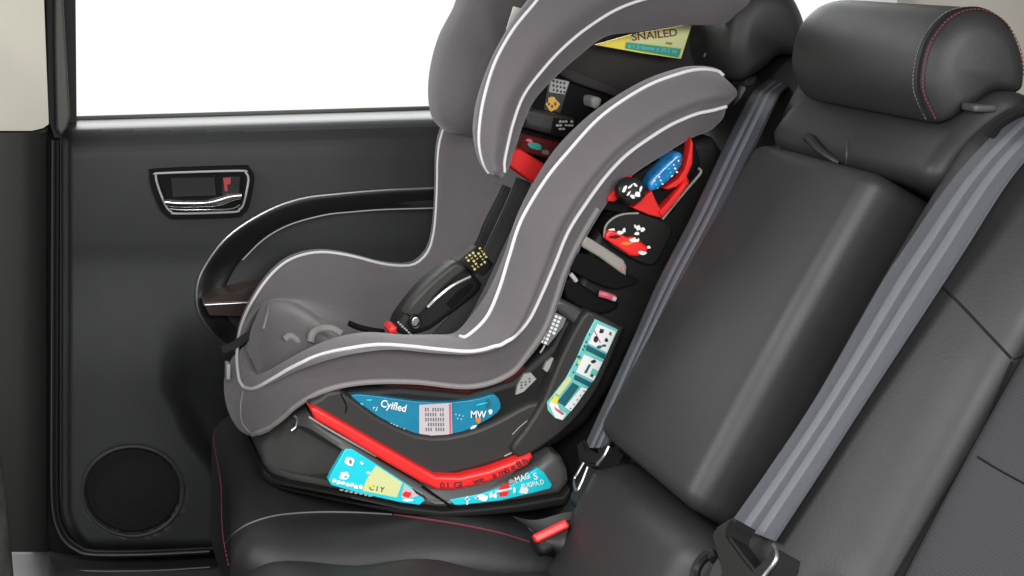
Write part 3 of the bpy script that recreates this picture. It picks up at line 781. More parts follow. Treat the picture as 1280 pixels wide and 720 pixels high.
tube('piping', [Vector(hcov(306, 485, .0014)), P(299.5, 476, 1.985), P(297, 462, 2.02), P(296, 447, 2.06), P(297, 432, 2.10)], .0023, 'piping', cover, sub=8)
pipe_on('hem_binding', hcov, [(x[3][0] - (3 if x[3][0] > 640 else 0) - (1 if i < 4 else 0), x[3][1] - 3.2) for i, x in enumerate(st[8:22])], .0036, 'hem', cover, lift=.0016)
seam('cover_seam', hcov, [(304, 489), (301, 510), (304, 530), (318, 546)], .0012, 'hem', cover, lift=.0002)
# --- far side wing (inner face seen)
fc = [(600, 96, 2.27), (572, 132, 2.27), (553, 165, 2.27), (547, 195, 2.27), (546, 225, 2.27), (545, 255, 2.27), (542, 290, 2.27), (535, 315, 2.27), (522, 330, 2.27), (503, 334, 2.27), (475, 331, 2.27), (440, 322, 2.27), (408, 317, 2.27), (382, 319, 2.265), (355, 330, 2.255), (334, 350, 2.24), (318, 373, 2.22), (307, 394, 2.19), (300, 413, 2.16), (297, 430, 2.11)]
FC = [P(*p) for p in fc]
ctr = [(.785, -.25), (.765, -.29), (.74, -.33), (.69, -.42), (.645, -.50), (.61, -.545), (.56, -.562), (.50, -.562), (.44, -.553), (.40, -.537), (.365, -.526), (.338, -.532), (.318, -.558), (.306, -.592)]
ffl = [(.785, -.25), (.765, -.28), (.745, -.31), (.69, -.41), (.645, -.48), (.60, -.52), (.55, -.535), (.48, -.535), (.42, -.530), (.385, -.522), (.355, -.522), (.345, -.536), (.334, -.552), (.328, -.568)]
N = 26
RC = resample(spline([V(a, 2.05, b) for a, b in ctr], 5), N)
RF = resample(spline([V(a, 2.16, b) for a, b in ffl], 5), N)
RFC = resample(spline(FC, 5), N)
RN = resample(spline(inl2[2:24], 3), N)
RW = []
for a, b in zip(RF, RFC):
    q = a.lerp(b, .55); q.y = a.y + (b.y - a.y) * .72; RW.append(q)
RNm = [a.lerp(b, .5) + Vector((.0, 0, -.012)) for a, b in zip(RN, RC)]
inner = build('seat_liner', *loft_geo([RN, RNm, RC, RF, RW, [p + Vector((0, -.006, 0)) for p in RFC], [p + Vector((0, .012, .004)) for p in RFC], [p + Vector((.012, .03, -.02)) for p in RFC], [p + Vector((.03, .02, -.07)) for p in RFC]], 2, 5), 'fabric', cs, angle=75)
tube('piping', [p + Vector((0, -.004, .003)) for p in RFC], .0022, 'piping', inner, sub=3)
hin = caster([inner])
# front cushion hump with its seam lines
hump = [(.470, -.556), (.43, -.545), (.395, -.522), (.365, -.508), (.340, -.512), (.322, -.538), (.310, -.575)]
rails = []
for y, dz, dx in ((1.945, -.06, .02), (1.97, -.022, .008), (2.02, -.002, 0), (2.08, 0, 0), (2.11, .000, .012), (2.13, -.012, .026), (2.145, -.045, .038)):
    rails.append([V(a + dx * (1 - i / 9), y, b + dz * (1 if 0 < i < 6 else .6)) for i, (a, b) in enumerate(hump)])
build('thigh_cushion', *loft_geo(rails, 6, 6), 'fabric', cs)
ht = caster([o for o in bpy.data.objects if o.name.startswith('thigh_cushion')] + [inner])
seam('cushion_seam', ht, [(337, 381), (335, 392), (332, 404), (330, 412)], .0024, 'hem', cs, lift=.001)
tube('crotch_strap', [P(356, 424, 1.97), P(362, 420, 1.97), P(370, 424, 1.97), P(374, 432, 1.97), P(376, 440, 1.97)], .0048, 'hem', cs)
tube('crotch_strap', [P(388, 428, 1.965), P(391, 417, 1.97), P(401, 411, 1.98), P(415, 411, 1.98), P(428, 418, 1.97)], .0052, 'hem', cs, sub=6)
tube('strap_slot', [P(436, 404, 2.0), P(448, 409, 2.0), P(465, 413, 2.0), P(480, 415, 2.0)], .0042, 'black', cs)
# front tether strap
sv, sf, _ = strap_geo([P(276, 434, 2.10), P(290, 428, 2.10), P(308, 416, 2.10), P(325, 409, 2.11)], [P(279, 441, 2.085), P(292, 436, 2.085), P(310, 425, 2.085), P(326, 413, 2.10)], [(0, 1, .001)])
build('front_strap', sv, sf, 'webdark', cs)
rbox('front_tag', P(284.5, 463, 2.035), X, Yv, Z, (.006, .02, .022), .002, 'tag', cs, n=3)

# --- head support, near wing
hw = [
 ((622, 222), (623, 223), (624, 223), (626, 223), (628, 221)),
 ((606, 212), (611, 216), (619, 217), (630, 215), (636, 208)),
 ((597, 197), (604, 203), (615, 205), (630, 202), (640, 195)),
 ((591, 170), (599, 180), (616, 182), (633, 186), (645, 182)),
 ((592, 145), (600, 152), (620, 155), (641, 153), (655, 152)),
 ((598, 116), (606, 118), (630, 124), (654, 119), (669, 124)),
 ((613, 77), (619, 77), (648, 90), (677, 88), (696, 95)),
 ((634, 38), (640, 39), (670, 55), (702, 61), (724, 70)),
 ((657, 4), (664, 9), (698, 28), (733, 35), (757, 46)),
 ((690, -32), (696, -26), (735, 0), (772, 11), (800, 40)),
 ((742, -58), (748, -50), (790, -24), (816, -4), (850, 32)),
 ((812, -66), (815, -58), (850, -34), (872, -14), (896, 31)),
 ((880, -62), (882, -52), (900, -30), (914, -12), (930, 22)),
 ((925, -30), (928, -24), (935, -14), (942, -6), (948, 4)),
]
yy = (1.95, 1.915, 1.885, 1.895, 1.93)
R5 = [[P(*row[k], yy[k] if 0 < i < 13 else 1.92) for i, row in enumerate(hw)] for k in range(5)]
bk1 = [p.lerp(q, .7) + Vector((0, .03, 0)) for p, q in zip(R5[0], R5[4])]
bk2 = [p.lerp(q, .3) + Vector((0, .03, 0)) for p, q in zip(R5[0], R5[4])]
hs_ = build('head_support', *loft_geo(R5 + [bk1, bk2], 7, 6, True), 'fabric', cs, angle=75)
tube('piping', [p + Vector((-.0005, -.002, 0)) for p in R5[1][1:]], .0022, 'piping', hs_, sub=8)
tube('piping', [p + Vector((0, -.002, 0)) for p in R5[3][1:]], .0021, 'piping', hs_, sub=8)
tube('edge_binding', [p.lerp(q, .35) + Vector((-.0005, -.004, 0)) for p, q in zip(R5[0][1:8], R5[1][1:8])], .0022, 'hem', hs_, sub=8)
plate('care_tag', [(642, 8), (657, 12), (640, 40), (632, 46), (634, 34)], 1.955, 1.957, 'paper', hs_, r=0)
# far wing of the head support
puff('head_support', [(600, -50), (572, 8), (553, 45), (542, 85), (539, 120), (543, 148), (556, 163), (580, 170), (640, 176), (690, 130), (720, 0), (690, -50)], 2.10, 2.24, 'fabric', cs)
# head rest pad behind
plate('head_pad', [(668, 92), (700, 74), (760, 40), (860, 10), (950, 5), (955, 90), (925, 118), (860, 140), (780, 176), (700, 215), (650, 200)], 2.03, 2.12, 'fabricd', cs, r=.012, sub=2)
mech = plate('adjuster_housing', [(655, 118), (688, 84), (706, 82), (735, 98), (775, 116), (790, 130), (760, 160), (700, 205), (655, 215), (648, 160)], 1.99, 2.04, 'black', cs, r=.006)
plate('adjuster_hood', [(683, 88), (698, 80), (730, 92), (800, 122), (796, 130), (720, 104), (697, 92)], 1.975, 2.02, 'fabricd', mech, r=.004)
lb = plate('warning_label', [(687, 96), (713, 101), (700, 141), (680, 137)], 1.9885, 1.9893, 'shellgrey', mech, r=0)
prints('label_print', [([(688.5, 97.5), (711.5, 102), (706, 118), (686, 115)], 'tag'), (blob(691, 130, 8, 8.5, 3, 14), 'amber')] +
       [(blob(692 + 4.5 * (k % 4), 101.5 + 5.5 * (k // 4) + .9 * (k % 4), 1.5, 1.8, k), 'ink') for k in range(12)] +
       [(blob(686 + 4 * k, 130 + (k % 2) * 3, 1.9, 2.2, k + 40), 'brown') for k in range(3)], lb, 1.9882)
brb = plate('cross_bar', [(652, 138), (662, 134), (720, 148), (716, 170), (700, 172), (656, 160)], 1.965, 2.0, 'shellgrey', mech, r=.008, seg=4)
prints('bar_label', [([(692, 147), (722, 151), (708, 172), (688, 168)], 'black')] + [(blob(697 + 3.6 * (k % 6), 152 + 4.6 * (k // 6), 2.2, 1.6, k + 3), 'tag') for k in range(15) if k % 4], brb, 1.9645)
plate('webbing_fold', [(655, 168), (700, 178), (690, 200), (648, 188)], 1.972, 1.985, 'darkred', mech, r=.003)
prints('fold_mark', [(blob(668, 182, 10, 4, 5, 10, .3), 'green'), (blob(682, 190, 6, 3, 6, 9, .3), 'greyink'), (blob(662, 176, 5, 2, 9, 9, .3), 'pink')], mech, 1.9715)
plate('red_guide', [(632, 204), (643, 187), (650, 186), (684, 207), (680, 222), (668, 230)], 1.955, 1.985, 'redcloth', cs, r=.004)
plate('knob', [(740, 124), (744, 121), (750, 122), (753, 126), (748, 136), (741, 134)], 1.96, 2.0, 'tag', mech, r=.004, sub=2)
# yellow pennant sticker inside the hood
ys = plate('sticker', [(744, 56), (790, 43), (865, 30), (851, 73.5), (800, 66)], 1.986, 1.990, 'yellow', cs, r=0)
ys['label'] = 'yellow pennant sticker with a green band'
prints('printed_band', [([(783, 52.5), (852, 61), (848, 72), (781, 60.5)], 'green'), ([(790, 44.5), (864, 31), (851, 73), (848.5, 72.6), (852, 60), (786, 52)], 'paleyellow')], ys, 1.9855)
lettering([('SNAILED', 790, 51, 13.5, -.11, 1.1)], 'brown', ys, 1.9842)
lettering([('e 1 3 dmnm o 30.5 oz', 785, 59.5, 7.2, .115, .95)], 'teal', ys, 1.9842)
lettering([('mqv', 832, 55, 5, .08)], 'ink', ys, 1.9840)
tube('tether_cord', [P(898, 32, 1.985), P(889, 52, 1.985), P(880, 71, 1.985)], .0016, 'darkgrey', cs)

# --- harness
def strap(name, c, w, Y, m, par, thick=.003):
    L, R = [], []
    q = [Vector((a, b, 0)) for a, b in c]
    for i, p in enumerate(q):
        t = (q[min(i + 1, len(q) - 1)] - q[max(i - 1, 0)]).normalized(); n = Vector((-t.y, t.x, 0))
        ww = w[i] if isinstance(w, (list, tuple)) else w; y = Y[i] if isinstance(Y, (list, tuple)) else Y
        L.append(P(p.x + n.x * ww / 2, p.y + n.y * ww / 2, y)); R.append(P(p.x - n.x * ww / 2, p.y - n.y * ww / 2, y))
    v, f, _ = strap_geo(L, R, [(0, .1, 0), (.12, .88, .0012), (.9, 1, 0)], thick)
    return build(name, v, f, m, par)
hn = strap('harness_strap', [(640, 236), (618, 280), (600, 318), (560, 362), (520, 405)], 26, [2.02, 2.01, 1.99, 1.98, 1.97], 'webdark', cs)
strap('harness_strap', [(655, 225), (640, 262), (622, 300), (598, 352), (575, 395), (548, 425)], 20, [1.99, 1.98, 1.965, 1.955, 1.95, 1.95], 'webdark', cs)
hp1 = plate('harness_pad', [(572, 328), (596, 309), (618, 330), (603, 356), (588, 341)], 1.955, 1.975, 'shell', cs, r=.005)
prints('pad_label', [(quad(583 + 4.2 * (k % 5) + 2.6 * (k // 5), 322 - 2.9 * (k % 5) + 3.6 * (k // 5), 2.9, 1.7 + (k % 3) * .6, -.6 + (k % 2) * 1.2), 'amber' if k % 3 == 0 else 'paleyellow') for k in range(25) if k % 7 != 3], hp1, 1.9545)
pb = [(497, 408), (505, 393), (530, 362), (556, 340), (572, 330), (584, 338), (604, 356), (592, 374), (560, 398), (538, 414), (515, 420), (500, 418)]
hb = plate('harness_buckle', pb, 1.945, 1.985, 'shell', cs, r=.010, seg=4, sub=2)
plate('buckle_shoulder', [(506, 392), (530, 361), (556, 338), (571, 328), (584, 337), (568, 350), (545, 372), (526, 396)], 1.940, 1.96, 'shellgrey', hb, r=.005, sub=2)
tube('buckle_ridge', [P(535, 384, 1.937), P(548, 371, 1.934), P(566, 357, 1.934), P(588, 346, 1.937)], .0028, 'satin', hb, sub=6)
plate('buckle_recess', [(558, 380), (572, 364), (588, 354), (592, 358), (580, 372), (564, 386)], 1.9435, 1.955, 'black', hb, r=.001)
tube('buckle_button', [P(519 + 6.5 * math.cos(a), 402 + 8 * math.sin(a), 1.940) for a in [k * math.pi / 6 for k in range(12)]], .0020, 'gloss', hb, closed=True, sub=2)
plate('buckle_emblem', [(514, 404), (517, 397), (522, 396), (525, 401), (521, 408), (516, 408)], 1.939, 1.944, 'satin', hb, r=.001)
prints('buckle_marks', [(blob(498 + 2.6 * k, 403 + 2.5 * k, 1.6, 1.3, k), 'tag') for k in range(7)], hb, 1.9435)
plate('release_tab', [(486, 413), (490, 408), (497, 409), (496, 417), (488, 418)], 1.95, 1.98, 'red', hb, r=.003)

# --- shell
sh = plate('seat_shell', [(396, 498), (440, 486), (500, 482), (585, 490), (640, 474), (690, 430), (716, 380), (738, 305), (780, 238), (850, 180), (893, 172), (905, 190), (893, 230), (868, 292), (830, 365), (795, 430), (768, 482), (735, 530), (700, 556), (655, 575), (600, 590), (548, 596), (505, 582), (445, 546), (398, 515)], 1.862, 2.24, 'shell', cs, r=.010, seg=4)
# lower swoosh, charcoal
sw = plate('rocker_panel', [(385, 508), (398, 498), (424, 487), (470, 520), (520, 543), (560, 545), (600, 535), (632, 520), (660, 505), (690, 500), (700, 512), (690, 540), (668, 560), (640, 572), (598, 586), (548, 596), (520, 588), (470, 560), (420, 530)], 1.848, 1.88, 'shellgrey', cs, r=.006, seg=3, sub=2)
tube('edge_line', [P(*p, 1.849) for p in ((640, 543), (652, 531), (668, 519), (688, 505))], .0012, 'tag', sw)  # pale line painted in as the highlight along this edge
tube('edge_line', [P(*p, 1.849) for p in ((630, 570), (645, 563), (662, 556), (680, 546))], .0013, 'tag', sw)  # second painted highlight, lower on the panel
tube('edge_line', [P(*p, 1.8465) for p in ((426, 492), (430, 500), (433, 508), (432, 516))], .0008, 'black', sw)
# blue information sticker
bl = plate('sticker', [(438, 494), (470, 495), (520, 502), (565, 503), (600, 498), (618, 493), (626, 505), (622, 516), (600, 530), (575, 541), (545, 546), (522, 546), (490, 532), (462, 513)], 1.8545, 1.864, 'blue', sh, r=.001, sub=2)
bl['label'] = 'blue instruction sticker with a grey text box'
bl_y = 1.854
prints('printing', [([(524, 506), (564.5, 504), (565.5, 544.5), (524, 545.5)], 'palegrey'), ([(561, 505), (564, 505), (564.5, 543), (562, 543)], 'pink')] +
       [(quad(532 + 3.1 * (k % 8) + .2 * (k // 8), 512 + 6.2 * (k // 8), 1.8, 4.4), 'greyink') for k in range(40) if (k * 7) % 11 != 3] +
       [(blob(598, 525.5, 3.5, 4, 2, 8), 'orange'), (blob(613, 515, 2.5, 3.5, 4), 'white'), (blob(576, 543, 3.6, 2.6, 9), 'white'), (blob(592, 534, 4.5, 2.0, 11, 9, -.5), 'white'), (blob(610, 505, 2.6, 6, 12), 'dteal'), (blob(452, 505, 3.2, 1.6, 13), 'cyan'), (blob(462, 500, 4.2, 1.5, 14), 'cyan'), (blob(602, 505, 8, 1.2, 15, 9, -.2), 'cyan')] +
       [(blob(488 + 4 * k, 530 + 1.8 * k, 2.1, 1.6, k + 20), 'white') for k in range(5)] + [(blob(570 + k * 2.2, 518 + ((k * 5) % 9), .7, .7, k), 'white') for k in range(5)], bl, bl_y)
lettering([('Cyifled', 475, 508, 13, .22, .9), ('MW', 588, 522, 12, .0, .9), ('r J', 466, 511, 6, .3)], 'white', bl, bl_y - .0006)
# dark piece standing in for the shadow behind the hem
plate('hem_shadow', [(448, 486), (500, 480), (587, 487), (632, 473), (655, 456), (664, 470), (640, 488), (590, 498), (520, 496), (460, 494)], 1.866, 1.90, 'darkred', sh, r=.004)
# red V trim
rt = [(387, 510), (396, 510), (430, 529), (480, 558), (520, 581), (545, 595), (575, 596), (610, 588), (640, 577), (664, 566.5), (667, 572), (660, 582), (630, 597), (600, 607), (570, 613), (546, 613), (520, 600), (480, 577), (430, 546), (394, 525)]
red = plate('red_trim', rt, 1.835, 1.86, 'red', cs, r=.005, seg=3)
pth = resample(spline([Vector((a, b, 0)) for a, b in ((550, 610), (575, 609), (605, 601.5), (635, 590.5), (655, 580))], 8), 14)
lettering([(ch, pth[i].x, pth[i].y + .4, 10.5, math.atan2(pth[min(i + 1, 13)].y - pth[max(i - 1, 0)].y, pth[min(i + 1, 13)].x - pth[max(i - 1, 0)].x), 1.15) for i, ch in enumerate('0IGI we ambe8h') if ch != ' '], 'ink', red, 1.8343)
# base
def bwarp(v):
    px = VX + v.x * F / v.y
    if v.y > 2.0:
        q = v.copy(); q.y -= .12 * (1 - sstep(.28, .44, v.x)); return q
    d = .125 * (1 - sstep(326, 425, px)) ** 1.3
    k = (v.y + d) / v.y
    return Vector((v.x * k, v.y + d, CZ + (v.z - CZ) * k))
base = plate('seat_base', [(386, 515), (394, 526), (430, 549), (480, 580), (520, 603), (546, 618), (572, 617), (606, 610), (640, 598), (668, 584), (690, 566), (704, 572), (712, 588), (713, 606), (702, 620), (650, 628), (600, 634), (552, 637), (500, 631), (440, 618), (360, 603), (340, 596), (330, 583), (328, 562), (337, 540), (358, 518)], 1.842, 2.26, 'basegrey', cs, r=.012, seg=4, warp=bwarp)
plate('base_foot', [(328, 586), (340, 598), (362, 605), (440, 620), (500, 633), (552, 639), (600, 636), (650, 630), (704, 621), (713, 610), (716, 617), (708, 632), (660, 640), (600, 645.5), (552, 648), (500, 643), (440, 631), (358, 614), (338, 607), (328, 597)], 1.834, 2.265, 'shell', base, r=.003, warp=bwarp)
tube('base_edge', [P(*p, 1.843) for p in ((386, 521), (412, 537), (440, 553), (470, 570))], .0014, 'tag', base)
tube('base_groove', [P(*p, 1.8415) for p in ((528, 608), (545, 620), (560, 630), (566, 634))], .0016, 'black', base)
tube('base_edge', [P(*p, 1.8425) for p in ((699, 574), (706, 586), (708, 600))], .0014, 'darkgrey', base)
tube('tether_hook', [P(*p, 1.90) for p in ((364, 538), (370, 533), (371, 524), (367, 519))], .0022, 'satin', base)
# cyan stickers on the base
c1 = plate('sticker', [(432, 561.5), (440, 561.5), (470, 580), (505, 603), (528, 617), (531, 626), (524, 631.5), (500, 628), (450, 617), (414, 606.5), (410.5, 600), (414, 592)], 1.8405, 1.85, 'cyan', base, r=.001)
c1['label'] = 'cyan and pale yellow sticker towards the front of the base'
prints('printing', [([(470, 582), (503, 603.5), (496, 622), (453, 613.5), (458, 599)], 'paleyellow'), ([(505, 605), (526, 619), (516, 622), (501, 622.5)], 'palegrey'), (blob(509, 618, 5.5, 4, 2, 10), 'red'), ([(514, 609), (531, 620), (534, 625), (520, 617)], 'darkred'), (blob(437, 576, 7.5, 6, 5, 11), 'white'), (blob(431, 595, 6.5, 5, 6, 11), 'white'), (blob(511, 625, 8, 2.0, 7), 'white'), (blob(452, 579, 3, 1.6, 17, 9, .5), 'white'), (blob(461, 591, 3, 1.5, 19), 'white')] +
       [(blob(418 + 5.5 * k, 601 + 1.3 * k + (k % 2), 3.2, 2.6, k + 3), 'white') for k in range(7)] + [(blob(427 + 6 * k, 612.5 + 1.2 * k, 2.6, 1.3, k + 30), 'tag') for k in range(7)] + [(blob(438, 577, 2, 3, 8), 'greyink'), (blob(432, 596, 2, 1.5, 8), 'cyan'), (blob(464, 607, 3, 2.4, 8), 'yellow')], c1, 1.840)
lettering([('C I Y', 461, 612, 9, .18)], 'amber', c1, 1.8394)
c2 = plate('sticker', [(562, 625), (600, 618), (640, 606), (668, 588), (672, 585), (680, 590), (690.5, 606), (688, 611), (660, 618), (625, 626), (575, 631.5), (568, 631)], 1.8405, 1.85, 'cyan', base, r=.001)
c2['label'] = 'cyan sticker with red emblem towards the rear of the base'
prints('printing', [([(622, 612), (629, 606), (636, 604), (638, 612), (630, 613)], 'red'), ([(623, 616), (637, 613.5), (634, 620), (625, 621)], 'red'), (blob(604, 622, 8, 4.4, 5, 12), 'white'), (blob(614, 619, 3, 3.5, 12), 'white'), (blob(655, 613, 6, 4.4, 8, 12), 'white'), (blob(655, 613.5, 2.6, 2.6, 9), 'red'), (blob(605, 623, 2, 2, 10), 'red'), ([(619, 613.8), (640, 609.5), (640, 611.5), (619, 616)], 'white'), (blob(584, 625, 1.3, 6, 31), 'white'), (blob(584, 624, 4, 1, 32), 'white'), (blob(596, 622.5, 3, 1.2, 33), 'white'), (blob(643, 613, 1.6, 4.5, 35), 'white'), (blob(619, 620, 2.5, 3.5, 36), 'white'), (blob(640, 602, 4, 3, 37), 'tag')], c2, 1.840)
lettering([('MAG', 645, 604, 10.5, -.36, .85), ('EUGPA.D', 652, 611, 8, -.22, .9), ('S', 668, 600, 12, -.3)], 'white', c2, 1.8394)

# --- back shell rib and its long teal sticker
rib = plate('shell_rib', [(728, 396), (742, 391), (776, 408), (778, 416), (752, 478), (728, 515), (704, 540), (672, 563), (650, 573), (640, 560), (655, 540), (680, 500), (700, 450)], 1.838, 1.88, 'shellgrey', sh, r=.006, sub=2)
ts_ = plate('sticker', [(744, 399), (773, 412), (762, 436), (745, 472), (722, 505), (704, 526), (694, 523), (685, 513), (684, 503), (693, 492), (707, 474), (720, 450), (732, 422)], 1.8365, 1.845, 'teal', rib, r=.001)
ts_['label'] = 'long teal and white instruction sticker up the back rib'
def tq(pts, m): return (pts, m)
prints('printing', [
 ([(747, 405), (770, 414.5), (759, 441), (735, 429)], 'white'), ([(734, 431), (757.5, 443), (755, 449), (732, 437.5)], 'dteal'),
 ([(730, 443), (753, 453), (742, 476), (720, 465)], 'white'), ([(719, 468), (740, 478.5), (737, 484), (717, 474)], 'dteal'),
 ([(716, 478), (724, 483), (706, 508), (697, 502)], 'dteal'), ([(727, 484), (734, 486), (714, 514), (706, 509)], 'white'),
 ([(686, 505), (692, 497), (697, 505), (700, 513), (708, 517), (703, 525), (694, 522)], 'white'), ([(711, 470), (715, 474), (700, 494), (694, 492)], 'paleyellow'), ([(693, 494), (699, 497), (696, 505), (689, 503)], 'yellow'), ([(692, 508), (706, 517), (703, 519), (695, 513)], 'pink'),
 (blob(752, 414, 3, 3.2, 2), 'ink'), (blob(745, 424, 3, 3.6, 3), 'ink'), (blob(758, 425, 2.4, 3, 4), 'ink'), (blob(749, 434, 3.6, 2.6, 5), 'dteal'), (blob(763, 417, 1.7, 3, 6), 'greyink'), (blob(755, 432, 3, 1.5, 7), 'dteal'), ([(743, 412), (751, 428), (750, 429), (742, 413)], 'pink'),
 (blob(742, 452, 3.4, 2.4, 9), 'ink'), ([(736, 455), (739, 456), (733, 467), (730, 466)], 'dteal'), (quad(743, 465, 8, 7, .45), 'teal'), (quad(740, 469, 4, 5, .45), 'dteal'), (blob(724, 453, 2, 2.6, 12), 'yellow'), (blob(723, 446, 1.6, 2, 13), 'dteal'), (blob(731, 433, 1.5, 2, 14), 'dteal')]
 + [(blob(730 - 4.2 * k, 489 + 5.4 * k, 1.0, 1.0, k), 'dteal') for k in range(5)] + [(blob(737 - 4 * k, 418 + 9.5 * k, 1.1, 1.7, k + 50), 'dteal') for k in range(6)], ts_, 1.836)

# --- details of the side shell
gt = plate('vent_label', [(690, 388), (708, 398), (704, 408), (685, 432), (676, 428), (680, 414)], 1.856, 1.864, 'greyink', sh, r=0)
prints('printing', [(quad(690.5 + 4.6 * (k % 3) - 1.9 * (k // 3) + .2, 393.5 + 1.9 * (k % 3) + 4.7 * (k // 3) + .2, 3.6, 3.4, .42), 'white') for k in range(23) if not (k % 3 == 2 and k > 16)], gt, 1.8555)
plate('shell_step', [(694, 378), (704, 375), (735, 392), (740, 402), (728, 412), (706, 396), (696, 388)], 1.850, 1.87, 'darkgrey', sh, r=.006, sub=2)
plate('grey_tag', [(691, 447), (694, 450), (684, 466), (679, 462), (683, 453)], 1.857, 1.862, 'tag', sh, r=.001)
tube('tag_thread', [P(681, 431, 1.859), P(678, 437, 1.859), P(675, 441, 1.859)], .0012, 'tag', sh)
gl_ = plate('grey_label', [(655, 468), (664, 466), (671, 474), (655, 490), (645, 494), (647, 482)], 1.857, 1.862, 'tag', sh, r=.001)
prints('printing', [(quad(652 + 5 * (k % 3), 485 - 4 * (k % 3) - 3.5 * (k // 3), 2.6, 1.7, -.7), 'dteal') for k in range(7)], gl_, 1.8565)
# arm rest slot and lever
ar = plate('recline_slot', [(716, 322), (735, 318), (790, 346), (798, 352), (780, 360), (760, 360), (714, 338)], 1.848, 1.87, 'black', sh, r=.005, sub=2)
al = plate('recline_lever', [(727, 304), (733, 295), (757, 310), (780, 325), (784, 333), (783, 345), (776, 341), (750, 322), (728, 309)], 1.842, 1.865, 'beige', sh, r=.003)
prints('lever_mark', [(blob(778, 336, 3.0, 3.6, 2), 'pink'), (blob(778, 336, 1.6, 1.9, 5), 'beige')], al, 1.8415)
tube('lever_pin', [P(749, 367, 1.853), P(757, 369, 1.850), P(768, 373, 1.851)], .0044, 'pink', sh)
tube('pin_tip', [P(765, 372, 1.849), P(769, 374, 1.849)], .0034, 'palegrey', sh, sub=1)
tube('lever_pin', [P(713, 342, 1.856), P(717, 347, 1.856), P(720, 351, 1.857)], .0030, 'palegrey', sh)
plate('shell_pocket', [(708, 350), (722, 352), (752, 372), (775, 380), (762, 392), (742, 392), (708, 374)], 1.858, 1.87, 'black', sh, r=.004, sub=2)
# rounded cover with red moulding sticker
rc = plate('side_cover', [(756, 292), (759, 279), (770, 270), (790, 265), (815, 272), (838, 285), (828, 312), (815, 330), (790, 322), (764, 306)], 1.847, 1.87, 'shell', sh, r=.004, sub=3)
tube('cover_rim', [P(*p, 1.8475) for p in ((755, 296), (757, 283), (766, 273), (780, 267.5), (798, 266.5))], .0014, 'beige', rc)
rs = plate('red_moulding', [(757, 293), (762, 287), (772, 290), (784, 297), (793, 296), (801, 302), (812, 310), (808, 317), (797, 321), (788, 320), (772, 309), (757, 299)], 1.842, 1.85, 'red', rc, r=.003)
prints('moulding_marks', [(blob(*p, rx, ry, k), m) for k, (p, rx, ry, m) in enumerate([((775, 291), 4, 2.4, 'white'), ((780, 288), 2, 3, 'white'), ((793, 300), 6, 3.0, 'white'), ((803, 316), 5, 2.6, 'white'), ((811, 309), 2.6, 2.2, 'white'), ((768, 296), 8, 2.2, 'darkred'), ((783, 304), 7, 2.4, 'orange'), ((765, 287), 4, 1.4, 'white'), ((796, 298), 2, 1.2, 'ink')])], rs, 1.8415)
prints('white_mark', [(blob(798, 285, 3.2, 3.4, 3), 'white'), (blob(796, 292, 3.2, 2.2, 6), 'white'), (blob(803, 287, 3, 3, 7), 'white'), (blob(794, 283, 1.4, 2.6, 17), 'white')], rc, 1.8465)
# red webbing, film bag and metal knob at the shoulder
plate('shoulder_recess', [(758, 248), (785, 225), (840, 190), (868, 172), (876, 205), (862, 228), (840, 268), (800, 262), (780, 268), (752, 262)], 1.853, 1.87, 'black', sh, r=.003)
plate('red_webbing', [(760, 246), (785, 220), (790, 219), (793, 224), (776, 247), (768, 253), (760, 252)], 1.840, 1.853, 'redcloth', cs, r=.003)
plate('red_webbing', [(791, 260), (800, 252), (810, 242), (815, 238), (820, 250), (826, 262), (848, 240), (862, 225), (861, 232), (840, 260), (828, 273), (812, 269)], 1.838, 1.852, 'redcloth', cs, r=.003)
plate('red_webbing', [(830, 236), (848, 224), (856, 212), (862, 190), (864, 172), (867, 180), (866, 205), (858, 224), (846, 234), (836, 237)], 1.838, 1.854, 'redcloth', cs, r=.003)
plate('red_webbing', [(824, 265), (850, 236), (860, 222), (859, 233), (846, 252), (828, 272)], 1.834, 1.842, 'redcloth', cs, r=.002)
tube('shell_edge', [P(*p, 1.845) for p in ((828, 274), (845, 253), (860, 235), (876, 216), (873, 210))], .0016, 'beige', sh)
plate('film_wrap', [(811, 232), (818, 219), (838, 199), (848, 191), (854, 194), (853, 206), (842, 222), (824, 236), (814, 239)], 1.832, 1.862, 'bluefilm', cs, r=.010, seg=4, sub=2)
prints('film_glint', [(blob(818 + 6 * (k % 6) + 2 * (k // 6), 226 - 5 * (k % 6) + 4.5 * (k // 6), 1.6, 1.0, k + 5, 7, k), ('cyan', 'white', 'blue')[k % 3 if k % 5 else 1]) for k in range(17)], bpy.data.objects['film_wrap'], 1.8315)  # crinkle glints painted as flat marks on the film
kn = build('metal_knob', *tube_geo([P(783, 240, 1.84), P(788, 238, 1.825), P(790, 237.5, 1.815), P(791, 237, 1.812)], [.015, .0175, .016, .010], 20), 'gloss', cs)
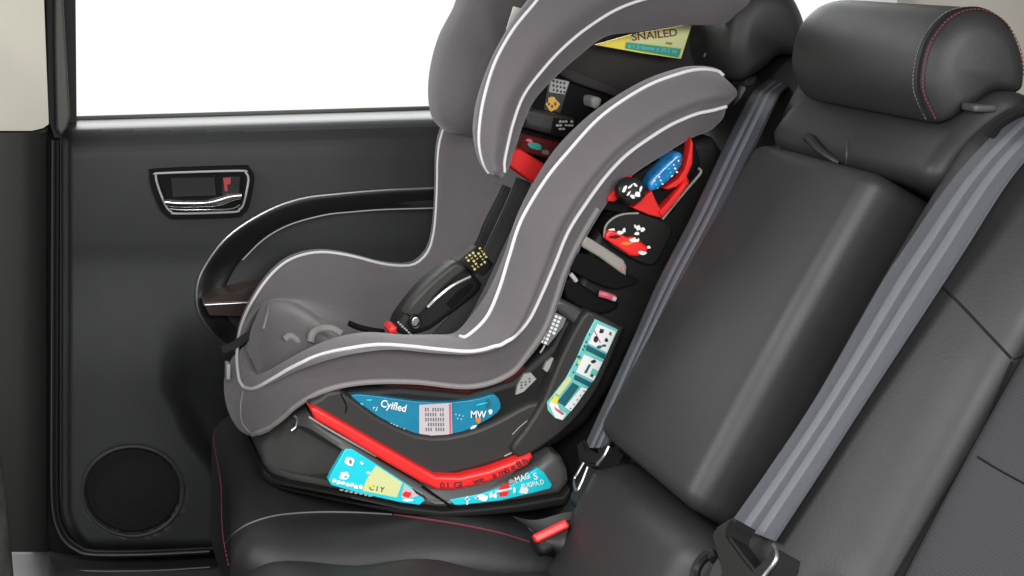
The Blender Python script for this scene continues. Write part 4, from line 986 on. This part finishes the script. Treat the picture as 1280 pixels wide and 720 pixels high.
prints('knob_marks', [(blob(*p, rx, ry, k + 60, 9, ro), 'white') for k, (p, rx, ry, ro) in enumerate([((781, 236), 2.2, 5, .5), ((788, 233), 4, 1.2, -.7), ((797, 243), 4, 3.5, 0), ((791, 246), 3.5, 2.4, .4), ((786, 242), 1.2, 4, .6), ((794, 231), 3, 1.6, .6), ((801, 236), 1.6, 4, .2)])], kn, 1.8095)

# ================================================================== LIGHT
w = bpy.data.worlds.new('World'); S.world = w; w.use_nodes = True
bg = w.node_tree.nodes['Background']; bg.inputs[0].default_value = (1, 1, 1, 1); bg.inputs[1].default_value = 1.15
def area(name, loc, target, sx, sy, power, col=(1, 1, 1)):
    l = bpy.data.lights.new(name, 'AREA'); l.shape = 'RECTANGLE'; l.size = sx; l.size_y = sy; l.energy = power; l.color = col
    o = bpy.data.objects.new(name, l); COL.objects.link(o); o.location = loc
    o.rotation_euler = (Vector(target) - Vector(loc)).to_track_quat('-Z', 'Y').to_euler(); return o
area('soft_light', (-.45, -1.2, 2.05), (.75, 1.8, .9), 1.4, 1.0, 72)
area('soft_light', (1.05, -.7, 1.62), (1.0, 1.4, .8), .9, .8, 38)  # fill lamp added to brighten the nearest backrest
area('soft_light', (-1.75, 1.05, 2.15), (.75, 1.45, .8), 1.7, 1.3, 96)  # stands in for the bright windscreen ahead, out of view
area('soft_light', (.5, 3.6, 1.75), (.5, 2.2, 1.0), 2.8, 1.0, 40)  # lamp added outside the far window to brighten the door's top ledge

cam = bpy.data.cameras.new('camera'); co = bpy.data.objects.new('camera', cam); COL.objects.link(co)
co.location = EYE; co.rotation_euler = (math.radians(90), 0, 0)
cam.sensor_width = 36; cam.lens = 36 * F / 1280; cam.shift_x = (640 - VX) / 1280; cam.shift_y = -(360 - VY) / 1280
cam.clip_start = .05; cam.clip_end = 200
S.camera = co
S.view_settings.view_transform = 'Standard'; S.view_settings.look = 'None'; S.view_settings.exposure = 0; S.view_settings.gamma = 1
S.cycles.max_bounces = 8; S.cycles.transparent_max_bounces = 8
